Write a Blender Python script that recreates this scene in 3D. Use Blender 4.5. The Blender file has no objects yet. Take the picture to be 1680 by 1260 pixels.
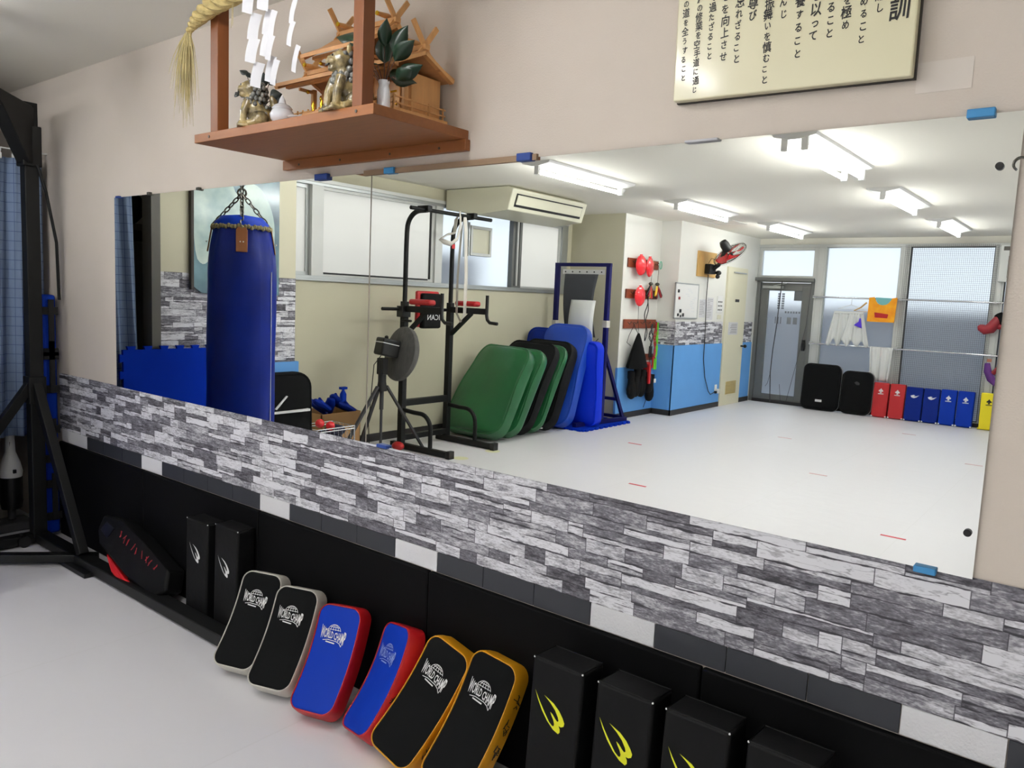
import bpy, math, random
from math import sin, cos, pi, radians, sqrt, atan2
from mathutils import Vector, Matrix, Euler
from mathutils.geometry import tessellate_polygon
C = bpy.context.scene
COL = C.collection

# ------------------------------------------------------------------ camera
def make_camera():
    f, yaw, pitch, roll = 1266.72, -0.66700639, -0.11194848, 0.04398987
    ca, sa, cb, sb, cg, sg = cos(yaw), sin(yaw), cos(pitch), sin(pitch), cos(roll), sin(roll)
    fwd = Vector((sa*cb, ca*cb, sb)); r0 = Vector((ca, -sa, 0)); u0 = r0.cross(fwd)
    r = cg*r0 + sg*u0; u = -sg*r0 + cg*u0
    cam = bpy.data.cameras.new('camera'); o = bpy.data.objects.new('camera', cam); COL.objects.link(o)
    cam.sensor_fit = 'HORIZONTAL'; cam.sensor_width = 36; cam.lens = f/1680*36; cam.clip_start = .02; cam.clip_end = 200
    M = Matrix((r, u, -fwd)).transposed().to_4x4(); M.translation = Vector((0, -1.77, 1.42)); o.matrix_world = M
    C.camera = o
make_camera()
# ------------------------------------------------------------------ world, exposure, light levels
SKY = 1.25; TUBE = 34.0
w = bpy.data.worlds.new('world'); C.world = w; w.use_nodes = True
bg = w.node_tree.nodes['Background']; bg.inputs[0].default_value = (.90, .95, 1, 1); bg.inputs[1].default_value = SKY
vs = C.view_settings; vs.view_transform = 'Standard'; vs.look = 'None'; vs.gamma = 1; vs.exposure = 1.17; vs.use_curve_mapping = False
try:
    C.cycles.max_bounces = 10; C.cycles.diffuse_bounces = 5; C.cycles.glossy_bounces = 5; C.cycles.transmission_bounces = 4
    C.cycles.caustics_reflective = False; C.cycles.sample_clamp_indirect = 6; C.cycles.use_denoising = True
except Exception: pass

# ------------------------------------------------------------------ materials
def S(r, g, b):
    return tuple(((c/255)/12.92 if c/255 <= .04045 else ((c/255+.055)/1.055)**2.4) for c in (r, g, b)) + (1,)
MATS = {}
def mat(name, col, rough=.5, metal=0, noise=0, nscale=8, bump=0, bscale=60, stretch=None, coat=0, emis=None, estr=0, sheen=0, spec=None, col2=None):
    if name in MATS: return MATS[name]
    m = bpy.data.materials.new(name); m.use_nodes = True; nt = m.node_tree; N = nt.nodes; L = nt.links
    b = N['Principled BSDF']; c = S(*col) if max(col[:3]) > 1 else tuple(col[:3])+(1,)
    b.inputs['Base Color'].default_value = c; b.inputs['Roughness'].default_value = rough; b.inputs['Metallic'].default_value = metal
    if coat: b.inputs['Coat Weight'].default_value = coat; b.inputs['Coat Roughness'].default_value = .12
    if sheen: b.inputs['Sheen Weight'].default_value = sheen
    if spec is not None: b.inputs['Specular IOR Level'].default_value = spec
    if emis is not None:
        b.inputs['Emission Color'].default_value = S(*emis); b.inputs['Emission Strength'].default_value = estr
    tc = mp = None
    if noise or bump:
        tc = N.new('ShaderNodeTexCoord'); mp = N.new('ShaderNodeMapping'); L.new(tc.outputs['Object'], mp.inputs[0])
        if stretch: mp.inputs['Scale'].default_value = stretch
    if noise:
        n = N.new('ShaderNodeTexNoise'); n.inputs['Scale'].default_value = nscale; n.inputs['Detail'].default_value = 5; L.new(mp.outputs[0], n.inputs['Vector'])
        r = N.new('ShaderNodeValToRGB'); r.color_ramp.elements[0].position = .3; r.color_ramp.elements[1].position = .7
        c2 = S(*col2) if col2 else tuple(x*(1-noise) for x in c[:3])+(1,)
        r.color_ramp.elements[0].color = c2; r.color_ramp.elements[1].color = c
        L.new(n.outputs[0], r.inputs[0]); L.new(r.outputs[0], b.inputs['Base Color'])
    if bump:
        n2 = N.new('ShaderNodeTexNoise'); n2.inputs['Scale'].default_value = bscale; n2.inputs['Detail'].default_value = 3; L.new(mp.outputs[0], n2.inputs['Vector'])
        bp = N.new('ShaderNodeBump'); bp.inputs['Strength'].default_value = bump; bp.inputs['Distance'].default_value = .01
        L.new(n2.outputs[0], bp.inputs['Height']); L.new(bp.outputs[0], b.inputs['Normal'])
    MATS[name] = m
    return m
M_wall = mat('wallpaper', (218, 207, 195), .85, noise=.05, nscale=3, bump=.12, bscale=220)
M_wall2 = mat('wallpaper cream', (202, 198, 174), .85, noise=.04, nscale=3, bump=.1, bscale=220)
M_wallw = mat('wallpaper white', (226, 226, 220), .8, noise=.03, nscale=3, bump=.05, bscale=200)
M_ceil = mat('ceiling board', (236, 233, 222), .9, bump=.06, bscale=150)
M_blk = mat('black wall cushion', (4, 4, 5), .7, spec=.12)
M_tiled = mat('dark tile', (45, 47, 53), .55)
M_tilew = mat('white tile', (222, 222, 225), .6, bump=.25, bscale=160)
M_blue = mat('blue wall sheet', (96, 160, 226), .55, noise=.05, nscale=4)
M_base = mat('dark baseboard', (38, 36, 36), .5)
M_steelp = mat('black powder steel', (12, 13, 13), .5, spec=.3)
M_alu = mat('aluminium', (186, 190, 190), .38, metal=.75, noise=.08, nscale=3, stretch=(1, 1, .2))
M_aluw = mat('pale aluminium', (204, 206, 203), .45, metal=.3)
M_alud = mat('grey steel door frame', (112, 114, 112), .5, metal=.3)
M_chrome = mat('chrome', (215, 217, 220), .15, metal=1)
M_dsteel = mat('dark chain steel', (90, 88, 82), .35, metal=1)
M_black = mat('black plastic', (12, 12, 13), .45)
M_bvinyl = mat('black vinyl', (10, 10, 11), .6, spec=.18, bump=.12, bscale=25)
M_bcloth = mat('black cloth', (11, 12, 13), .85, spec=.15, bump=.15, bscale=14)
M_white = mat('white plastic', (228, 228, 226), .45)
M_print = mat('white print', (222, 222, 222), .6)
M_red = mat('red vinyl', (176, 22, 28), .4, bump=.1, bscale=20)
M_redp = mat('red plastic', (226, 40, 48), .25, coat=.4)
M_bluev = mat('blue vinyl', (1, 48, 158), .55, spec=.15, bump=.1, bscale=20)
M_bagb = mat('blue bag vinyl', (1, 36, 140), .42, spec=.2, noise=.35, nscale=4, bump=.25, bscale=6, coat=.04)
M_blued = mat('dark blue vinyl', (3, 34, 124), .55, spec=.15, bump=.1, bscale=20)
M_eva = mat('blue foam mat', (1, 44, 164), .8, spec=.08, bump=.15, bscale=300)
M_yel = mat('yellow leather', (214, 150, 20), .45, noise=.12, nscale=9, bump=.1, bscale=30)
M_yelv = mat('yellow vinyl', (232, 214, 10), .45)
M_yprint = mat('yellow print', (222, 222, 30), .5)
M_wvinyl = mat('white vinyl', (206, 202, 192), .5, noise=.08, nscale=10, bump=.08, bscale=30)
M_green = mat('green vinyl', (22, 92, 48), .36, noise=.2, nscale=3, bump=.7, bscale=3.2, coat=.2)
M_grey = mat('grey fabric', (92, 90, 88), .9, noise=.35, nscale=14, stretch=(3, 3, .6), bump=.4, bscale=25)
M_wood = mat('orange shelf wood', (148, 90, 44), .5, noise=.16, nscale=7, stretch=(1.2, 10, 10), bump=.03, bscale=60)
M_woodz = mat('orange post wood', (124, 70, 31), .5, noise=.14, nscale=7, stretch=(10, 10, 1), bump=.03, bscale=60)
M_hinoki = mat('pale shrine wood', (222, 168, 108), .5, noise=.14, nscale=9, stretch=(8, 8, 1.2))
M_hinoki2 = mat('shrine roof wood', (204, 150, 98), .55, noise=.2, nscale=9, stretch=(2, 9, 9))
M_brown = mat('brown hook board', (134, 62, 34), .5, noise=.25, nscale=8, stretch=(8, 1, 8))
M_ply = mat('plywood', (206, 164, 96), .55, noise=.12, nscale=6, stretch=(6, 6, 1))
M_gold = mat('gold', (232, 196, 60), .22, metal=1)
M_porc = mat('white porcelain', (228, 230, 236), .12, coat=.5)
M_leaf = mat('dark green leaf', (22, 52, 32), .35, noise=.3, nscale=20)
M_leafd = mat('dull green leaf', (40, 48, 46), .45, noise=.3, nscale=20)
M_stem = mat('brown stem', (70, 44, 32), .7)
M_rope = mat('straw rope', (212, 190, 128), .8, noise=.3, nscale=40, bump=.5, bscale=120, stretch=(1, 1, 3))
M_straw = mat('straw', (196, 180, 128), .8, noise=.3, nscale=30)
M_paper = mat('white paper', (208, 208, 212), .8)
M_glaze = mat('ochre glaze', (178, 158, 108), .2, noise=.5, nscale=34, coat=.6, col2=(70, 64, 50), bump=.35, bscale=90)
M_glazed = mat('dark grey glaze', (44, 48, 58), .15, noise=.6, nscale=40, coat=.7, col2=(150, 150, 140), bump=.5, bscale=90)
M_sign = mat('cream varnished board', (232, 226, 190), .3, noise=.06, nscale=3, bump=.03, bscale=8, coat=.6)
M_ink = mat('black ink', (26, 24, 22), .5)
M_tapeb = mat('blue tape', (60, 140, 196), .5)
M_tapebd = mat('dark blue clip', (34, 66, 140), .5)
M_tapered = mat('red tape', (206, 62, 78), .6)
M_yst = mat('yellow stain', (226, 226, 184), .5)
M_leather = mat('tan leather', (150, 94, 52), .5, bump=.1, bscale=60)
M_canvas = mat('frayed canvas', (150, 140, 104), .95, noise=.3, nscale=60, bump=.5, bscale=80)
M_navy = mat('navy steel', (12, 13, 82), .5, spec=.25)
M_sail = mat('charcoal canvas', (66, 68, 74), .85)
M_wcloth = mat('white cloth', (216, 218, 216), .9, bump=.15, bscale=12)
M_card = mat('cardboard', (172, 132, 86), .8, noise=.1, nscale=5)
M_cream = mat('cream enamel', (214, 212, 190), .45)
M_door = mat('cream door', (220, 216, 190), .5)
M_louv = mat('yellowed louvre', (206, 184, 120), .5)
M_strap = mat('black webbing', (16, 16, 18), .8)
M_lime = mat('lime plastic', (110, 225, 50), .4)
M_orange = mat('orange cloth', (240, 170, 30), .85, noise=.25, nscale=12, col2=(228, 140, 24))
M_teal = mat('teal lining', (120, 186, 190), .85)
M_purple = mat('purple vinyl', (92, 40, 120), .45)
M_maroon = mat('maroon plastic', (140, 18, 34), .4)
M_yelp = mat('yellow plastic', (235, 200, 60), .4)
M_inside = mat('dark board', (62, 58, 54), .8)
M_jamb = mat('grey brown jamb', (92, 90, 84), .6)
M_rubber = mat('grey rubber', (60, 60, 62), .7)
M_road = mat('road', (70, 78, 92), .9)
M_outw = mat('added outside wall', (60, 72, 96), .9)
M_foam = mat('white foam', (232, 232, 234), .8)

def m_mirror():
    m = mat('mirror silver', (239, 241, 237), 0.0, metal=1); return m
M_mir = m_mirror()
def m_floor():
    m = mat('white floor mat', (224, 223, 226), .42); nt = m.node_tree; N = nt.nodes; L = nt.links; b = N['Principled BSDF']
    tc = N.new('ShaderNodeTexCoord'); br = N.new('ShaderNodeTexBrick'); br.offset = 0; br.inputs['Scale'].default_value = 1
    br.inputs['Brick Width'].default_value = 1; br.inputs['Row Height'].default_value = 2; br.inputs['Mortar Size'].default_value = .0035
    c = S(225, 224, 228); br.inputs['Color1'].default_value = c; br.inputs['Color2'].default_value = S(223, 222, 226); br.inputs['Mortar'].default_value = S(220, 219, 222)
    L.new(tc.outputs['Object'], br.inputs['Vector']); L.new(br.outputs['Color'], b.inputs['Base Color'])
    n = N.new('ShaderNodeTexNoise'); n.inputs['Scale'].default_value = 9; L.new(tc.outputs['Object'], n.inputs['Vector'])
    bp = N.new('ShaderNodeBump'); bp.inputs['Strength'].default_value = .12; bp.inputs['Distance'].default_value = .02
    L.new(n.outputs[0], bp.inputs['Height']); L.new(bp.outputs[0], b.inputs['Normal'])
    return m
M_floor = m_floor()
def m_frost(name, tint, rough, diff):
    m = bpy.data.materials.new(name); m.use_nodes = True; nt = m.node_tree; N = nt.nodes; L = nt.links; N.clear()
    o = N.new('ShaderNodeOutputMaterial'); r = N.new('ShaderNodeBsdfRefraction'); r.inputs['IOR'].default_value = 1.2; r.inputs['Roughness'].default_value = rough
    r.inputs['Color'].default_value = S(*tint); t = N.new('ShaderNodeBsdfTranslucent'); t.inputs[0].default_value = S(*tint)
    mx = N.new('ShaderNodeMixShader'); mx.inputs[0].default_value = diff; L.new(r.outputs[0], mx.inputs[1]); L.new(t.outputs[0], mx.inputs[2])
    gl = N.new('ShaderNodeBsdfDiffuse'); gl.inputs[0].default_value = S(225, 230, 235)
    m2 = N.new('ShaderNodeMixShader'); m2.inputs[0].default_value = .22; L.new(mx.outputs[0], m2.inputs[1]); L.new(gl.outputs[0], m2.inputs[2])
    L.new(m2.outputs[0], o.inputs[0]); MATS[name] = m; return m
M_frost = m_frost('frosted glass', (232, 235, 240), .34, .1)
M_frostw = m_frost('milky glass', (246, 242, 236), .5, .7)
def m_tube():
    return mat('lamp tube', (255, 255, 255), .4, emis=(250, 250, 250), estr=TUBE)
M_tube = m_tube()
def m_curtain():
    m = mat('checked blue curtain', (150, 176, 212), .9); nt = m.node_tree; N = nt.nodes; L = nt.links; b = N['Principled BSDF']
    uv = N.new('ShaderNodeUVMap'); uv.uv_map = 'UVMap'; br = N.new('ShaderNodeTexBrick'); br.offset = 0; br.inputs['Scale'].default_value = 1
    br.inputs['Brick Width'].default_value = .05; br.inputs['Row Height'].default_value = .05; br.inputs['Mortar Size'].default_value = .0016; br.inputs['Mortar Smooth'].default_value = .3
    br.inputs['Color1'].default_value = S(138, 158, 188); br.inputs['Color2'].default_value = S(138, 158, 188); br.inputs['Mortar'].default_value = S(80, 98, 140)
    L.new(uv.outputs[0], br.inputs['Vector']); L.new(br.outputs['Color'], b.inputs['Base Color'])
    t = N.new('ShaderNodeBsdfTranslucent'); L.new(br.outputs['Color'], t.inputs[0]); mx = N.new('ShaderNodeMixShader'); mx.inputs[0].default_value = .35
    L.new(b.outputs[0], mx.inputs[1]); L.new(t.outputs[0], mx.inputs[2]); L.new(mx.outputs[0], N['Material Output'].inputs[0]); return m
M_curt = m_curtain()
def m_stone():
    """ledge stone print: corner attribute 'tone' and 'size', UV in metres inside each stone"""
    m = mat('ledge stone print', (180, 180, 185), .7); nt = m.node_tree; N = nt.nodes; L = nt.links; b = N['Principled BSDF']
    tc = N.new('ShaderNodeTexCoord'); at = N.new('ShaderNodeAttribute'); at.attribute_name = 'tone'
    sep = N.new('ShaderNodeSeparateColor'); L.new(at.outputs['Color'], sep.inputs[0])
    uv = N.new('ShaderNodeUVMap'); uv.uv_map = 'UVMap'; su = N.new('ShaderNodeSeparateXYZ'); L.new(uv.outputs[0], su.inputs[0])
    def M(op, a, b_=None, c_=None):
        n = N.new('ShaderNodeMath'); n.operation = op
        for i, v in enumerate((a, b_, c_)):
            if v is None: continue
            if isinstance(v, (int, float)): n.inputs[i].default_value = v
            else: L.new(v, n.inputs[i])
        return n.outputs[0]
    def noise(scale, st, det=5, w=None):
        mp = N.new('ShaderNodeMapping'); mp.inputs['Scale'].default_value = st; L.new(tc.outputs['Object'], mp.inputs[0])
        n = N.new('ShaderNodeTexNoise'); n.noise_dimensions = '4D'; n.inputs['Scale'].default_value = scale; n.inputs['Detail'].default_value = det
        L.new(mp.outputs[0], n.inputs['Vector']); L.new(M('MULTIPLY', sep.outputs[2], 20.), n.inputs['W']); return n.outputs[0]
    n1 = noise(8, (1, 1, 2.6), 6); n2 = noise(30, (1, 1, 4.5), 8); n3 = noise(5.5, (1, 1, 6.5), 4); n4 = noise(120, (1, 1, 2.6), 5); n5 = noise(13, (1, 1, 4), 4)
    crack = M('MINIMUM', M('MULTIPLY', M('ABSOLUTE', M('SUBTRACT', n3, .5)), 75.), 1.)
    crack = M('MULTIPLY', crack, M('MINIMUM', M('MAXIMUM', M('MULTIPLY', M('SUBTRACT', n5, .36), 22.), .35), 1.))
    tone = sep.outputs[0]
    v = M('ADD', tone, M('MULTIPLY', M('SUBTRACT', n1, .5), .9)); v = M('ADD', v, M('MULTIPLY', M('SUBTRACT', n2, .5), 1.1)); v = M('ADD', v, M('MULTIPLY', M('SUBTRACT', n4, .5), .95))
    # edges: u, v metres; attribute g = width, and the row height comes through UV2
    uv2 = N.new('ShaderNodeUVMap'); uv2.uv_map = 'size'; s2 = N.new('ShaderNodeSeparateXYZ'); L.new(uv2.outputs[0], s2.inputs[0])
    wob = M('MULTIPLY', M('SUBTRACT', n5, .5), .022)
    eb = M('ADD', su.outputs[1], wob); et = M('ADD', M('SUBTRACT', s2.outputs[1], su.outputs[1]), wob)
    er = M('SUBTRACT', s2.outputs[0], su.outputs[0]); el = su.outputs[0]
    e = M('MINIMUM', M('MINIMUM', eb, M('MULTIPLY', er, 1.0)), M('MINIMUM', M('MULTIPLY', et, 2.), M('MULTIPLY', el, 2.2)))
    k = M('MINIMUM', M('MAXIMUM', M('MULTIPLY', e, 430.), .0), 1.)
    v = M('MINIMUM', M('MAXIMUM', v, .03), 1.); v = M('MULTIPLY', v, M('MULTIPLY_ADD', crack, .4, .6)); v = M('MULTIPLY', v, M('MULTIPLY_ADD', k, .95, .05))
    r = N.new('ShaderNodeValToRGB'); r.color_ramp.elements[0].color = S(52, 50, 56); r.color_ramp.elements[1].color = S(226, 226, 231)
    e2 = r.color_ramp.elements.new(.42); e2.color = S(122, 120, 128); L.new(v, r.inputs[0]); L.new(r.outputs[0], b.inputs['Base Color']); return m
M_stone = m_stone()

# ------------------------------------------------------------------ mesh helpers
def v3(p): return Vector(p)
class G:
    def __init__(s): s.v = []; s.f = []; s.mi = []; s.cur = 0
    def add(s, vs, fs):
        b = len(s.v); s.v += [tuple(p) for p in vs]
        for f in fs: s.f.append(tuple(b+i for i in f)); s.mi.append(s.cur)
    def box(s, x0, x1, y0, y1, z0, z1, M=None):
        P = [(x, y, z) for x in (x0, x1) for y in (y0, y1) for z in (z0, z1)]
        if M is not None: P = [M @ Vector(p) for p in P]
        s.add(P, [(0, 1, 3, 2), (4, 6, 7, 5), (0, 4, 5, 1), (2, 3, 7, 6), (0, 2, 6, 4), (1, 5, 7, 3)]); return s
    def bar(s, p0, p1, w, h, up=(0, 0, 1)):
        p0, p1 = v3(p0), v3(p1); d = (p1-p0).normalized(); u = v3(up)
        if abs(d.dot(u)) > .99: u = Vector((0, 1, 0))
        a = d.cross(u).normalized(); b = a.cross(d)
        P = [p+a*sx*w/2+b*sy*h/2 for p in (p0, p1) for sx, sy in ((-1, -1), (1, -1), (1, 1), (-1, 1))]
        s.add(P, [(3, 2, 1, 0), (4, 5, 6, 7), (0, 1, 5, 4), (1, 2, 6, 5), (2, 3, 7, 6), (3, 0, 4, 7)]); return s
    def tube(s, pts, r, n=10, closed=False, cap=True, flat=1.0, up=(0, 0, 1)):
        pts = [v3(p) for p in pts]; m = len(pts); R = r if isinstance(r, (list, tuple)) else [r]*m
        rings = []; prev = None
        for i, p in enumerate(pts):
            if closed: d = pts[(i+1) % m]-pts[i-1]
            else: d = pts[min(i+1, m-1)]-pts[max(i-1, 0)]
            d = d.normalized() if d.length > 1e-9 else Vector((0, 0, 1))
            if prev is None:
                u = v3(up)
                if abs(d.dot(u)) > .95: u = Vector((1, 0, 0))
                a = d.cross(u).normalized()
            else: a = (prev-d*prev.dot(d)).normalized()
            prev = a; b = d.cross(a)
            rings.append([p+(a*cos(2*pi*k/n)+b*sin(2*pi*k/n)*flat)*R[i] for k in range(n)])
        V = [q for rg in rings for q in rg]; F = []
        for i in range(m if closed else m-1):
            j = (i+1) % m
            for k in range(n): F.append((i*n+k, i*n+(k+1) % n, j*n+(k+1) % n, j*n+k))
        if not closed and cap: F.append(tuple(range(n-1, -1, -1))); F.append(tuple((m-1)*n+k for k in range(n)))
        s.add(V, F); return s
    def cyl(s, p0, p1, r0, r1=None, n=16): return s.tube([p0, p1], [r0, r0 if r1 is None else r1], n)
    def sph(s, c, r, sc=(1, 1, 1), n=14, M=None):
        V = []; F = []; m = n//2+1; c = v3(c)
        for i in range(m+1):
            t = pi*i/m
            for k in range(n):
                q = Vector((sin(t)*cos(2*pi*k/n)*sc[0], sin(t)*sin(2*pi*k/n)*sc[1], cos(t)*sc[2]))*r
                if M is not None: q = M @ q
                V.append(c+q)
        for i in range(m):
            for k in range(n): F.append((i*n+k, (i+1)*n+k, (i+1)*n+(k+1) % n, i*n+(k+1) % n))
        s.add(V, F); return s
    def lathe(s, prof, c=(0, 0, 0), n=28, axis='z', M=None):
        V = []; F = []; m = len(prof)
        for r, z in prof:
            for k in range(n):
                q = Vector((r*cos(2*pi*k/n), r*sin(2*pi*k/n), z))
                if M is not None: q = M @ q
                V.append(v3(c)+q)
        for i in range(m-1):
            for k in range(n): F.append((i*n+k, i*n+(k+1) % n, (i+1)*n+(k+1) % n, (i+1)*n+k))
        if prof[0][0] > 1e-5: F.append(tuple(range(n-1, -1, -1)))
        if prof[-1][0] > 1e-5: F.append(tuple((m-1)*n+k for k in range(n)))
        s.add(V, F); return s
    def prism(s, poly, fn, d0, d1):
        """poly of 2D points, fn(u, v, d) -> 3D"""
        n = len(poly); V = [fn(u, v, d0) for u, v in poly]+[fn(u, v, d1) for u, v in poly]
        T = tessellate_polygon([[Vector((u, v, 0)) for u, v in poly]])
        F = [tuple(t) for t in T]+[tuple(n+i for i in reversed(t)) for t in T]+[(i, n+i, n+(i+1) % n, (i+1) % n) for i in range(n)]
        s.add(V, F); return s
    def flat(s, poly, fn):
        T = tessellate_polygon([[Vector((u, v, 0)) for u, v in poly]]); s.add([fn(u, v) for u, v in poly], [tuple(t) for t in T]); return s
    def grid(s, fn, nu, nv, closed=False):
        V = [fn(i/nu, j/nv) for j in range(nv+1) for i in range(nu+1)]
        F = [(j*(nu+1)+i, j*(nu+1)+i+1, (j+1)*(nu+1)+i+1, (j+1)*(nu+1)+i) for j in range(nv) for i in range(nu)]
        s.add(V, F); return s
    def mesh(s, name='m'):
        me = bpy.data.meshes.new(name); me.from_pydata(s.v, [], s.f); me.update(); return me
PM = {}
def link(name, data, mats, parent=None, smooth=True, bevel=0, subsurf=0, remesh=0, solid=0, angle=.7, local=False):
    o = bpy.data.objects.new(name, data); COL.objects.link(o)
    for m in (mats if isinstance(mats, (list, tuple)) else [mats]): data.materials.append(m)
    if parent is not None:
        o.parent = parent
        if not local: data.transform(PM[parent.name].inverted())
    if smooth and len(data.polygons):
        data.polygons.foreach_set('use_smooth', [True]*len(data.polygons))
        data.set_sharp_from_angle(angle=angle)
    if remesh:
        r = o.modifiers.new('r', 'REMESH'); r.mode = 'VOXEL'; r.voxel_size = remesh; r.use_smooth_shade = True
        q = o.modifiers.new('s', 'SMOOTH'); q.factor = .5; q.iterations = 2
    if solid: q = o.modifiers.new('t', 'SOLIDIFY'); q.thickness = solid; q.offset = 0
    if bevel:
        b = o.modifiers.new('b', 'BEVEL'); b.width = bevel; b.segments = 2; b.limit_method = 'ANGLE'; b.angle_limit = radians(35); b.harden_normals = False
    if subsurf: q = o.modifiers.new('ss', 'SUBSURF'); q.levels = subsurf; q.render_levels = subsurf
    return o
SPLIT = {'strap', 'piping', 'screw', 'bolt', 'bracket', 'fitting', 'strap_rivet', 'lamp_holder', 'corner', 'tape_wrap', 'cross_bar', 'cross_rail', 'door_fitting', 'worn_corner', 'bar_clamp', 'step', 'rail', 'ring', 'switch', 'loose_strand', 'eyes', 'lower_knob'}
def islands(g):
    p = list(range(len(g.v)))
    def fd(a):
        while p[a] != a: p[a] = p[p[a]]; a = p[a]
        return a
    for f in g.f:
        for i in f[1:]: p[fd(i)] = fd(f[0])
    D = {}
    for f in g.f: D.setdefault(fd(f[0]), []).append(f)
    out = []
    for fs in D.values():
        idx = sorted({i for f in fs for i in f}); mp = {j: n for n, j in enumerate(idx)}; q = G(); q.add([g.v[j] for j in idx], [[mp[i] for i in f] for f in fs]); out.append(q)
    return out
def part(name, g, m, parent, label=None, **k):
    """a part under a thing; g in world coordinates unless local=True"""
    if isinstance(g, G) and name in SPLIT:
        L = islands(g)
        if 1 < len(L) <= 12:
            for q in L[1:]: part1(name, q, m, parent, label, **k)
            g = L[0]
    return part1(name, g, m, parent, label, **k)
def part1(name, g, m, parent, label=None, **k):
    me = g.mesh(name) if isinstance(g, G) else g
    o = link(name, me, m, parent, **k)
    if isinstance(g, G) and len(set(g.mi)) > 1: me.polygons.foreach_set('material_index', g.mi)
    o.matrix_parent_inverse = Matrix.Identity(4)
    if label: o['label'] = label
    PM[o.name] = PM[parent.name] if not k.get('local') else Matrix.Identity(4)
    return o
def thing(name, label, cat, loc=(0, 0, 0), group=None, rot=(0, 0, 0)):
    o = bpy.data.objects.new(name, None); COL.objects.link(o); o.empty_display_size = .05
    o.location = loc; o.rotation_euler = rot
    PM[o.name] = Matrix.Translation(loc) @ Euler(rot).to_matrix().to_4x4()
    o['label'] = label; o['category'] = cat
    if group: o['group'] = group
    return o
def single(name, g, m, label, cat, group=None, kind=None, loc=None, **k):
    me = g.mesh(name) if isinstance(g, G) else g
    if isinstance(g, G) and len(set(g.mi)) > 1: mi = g.mi
    else: mi = None
    if loc is None:
        n = max(1, len(me.vertices)); loc = (sum(v.co.x for v in me.vertices)/n, sum(v.co.y for v in me.vertices)/n, min(v.co.z for v in me.vertices))
    me.transform(Matrix.Translation(-Vector(loc)))
    o = link(name, me, m, None, **k); o.location = loc
    if mi: me.polygons.foreach_set('material_index', mi)
    PM[o.name] = Matrix.Translation(loc)
    o['label'] = label; o['category'] = cat
    if group: o['group'] = group
    if kind: o['kind'] = kind
    return o
def struct(name, g, m, parent=None, label=None, **k):
    me = g.mesh(name) if isinstance(g, G) else g
    k.setdefault('smooth', False)
    if parent is None:
        o = link(name, me, m, None, **k); o['kind'] = 'structure'; PM[o.name] = Matrix.Identity(4)
    else: o = link(name, me, m, parent, **k); PM[o.name] = PM[parent.name]
    if isinstance(g, G) and len(set(g.mi)) > 1: me.polygons.foreach_set('material_index', g.mi)
    if label: o['label'] = label
    return o
def dup(root, loc, rot=None, label=None, group=None, scale=None):
    r = root.copy(); COL.objects.link(r); r.location = loc
    if rot is not None: r.rotation_euler = rot
    if scale is not None: r.scale = scale
    if label: r['label'] = label
    if group: r['group'] = group
    for ch in list(root.children):
        c = ch.copy(); COL.objects.link(c); c.parent = r; c.matrix_parent_inverse = Matrix.Identity(4)
        for g2 in list(ch.children):
            d = g2.copy(); COL.objects.link(d); d.parent = c; d.matrix_parent_inverse = Matrix.Identity(4)
    return r
def text_g(txt, size=1, fn=None, align='CENTER', sx=1.0, bold=0):
    """mesh of lettering as a G; fn maps (x, y) to 3D"""
    c = bpy.data.curves.new('t', 'FONT'); c.body = txt; c.size = size; c.align_x = align; c.align_y = 'CENTER'; c.resolution_u = 2; c.offset = bold
    o = bpy.data.objects.new('t', c); COL.objects.link(o); dg = bpy.context.evaluated_depsgraph_get(); dg.update()
    me = bpy.data.meshes.new_from_object(o.evaluated_get(dg)); g = G()
    V = [(v.co.x*sx, v.co.y) for v in me.vertices]; F = [tuple(p.vertices) for p in me.polygons]
    g.add([fn(x, y) for x, y in V] if fn else [(x, y, 0) for x, y in V], F)
    bpy.data.objects.remove(o); bpy.data.curves.remove(c); bpy.data.meshes.remove(me); return g
def merge(*gs):
    a = G()
    for g in gs: a.add(g.v, g.f)
    return a
def arc(c, r, a0, a1, n, ax=(1, 0, 0), ay=(0, 0, 1)):
    c = v3(c); ax = v3(ax); ay = v3(ay)
    return [c+ax*r*cos(a0+(a1-a0)*i/n)+ay*r*sin(a0+(a1-a0)*i/n) for i in range(n+1)]
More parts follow.
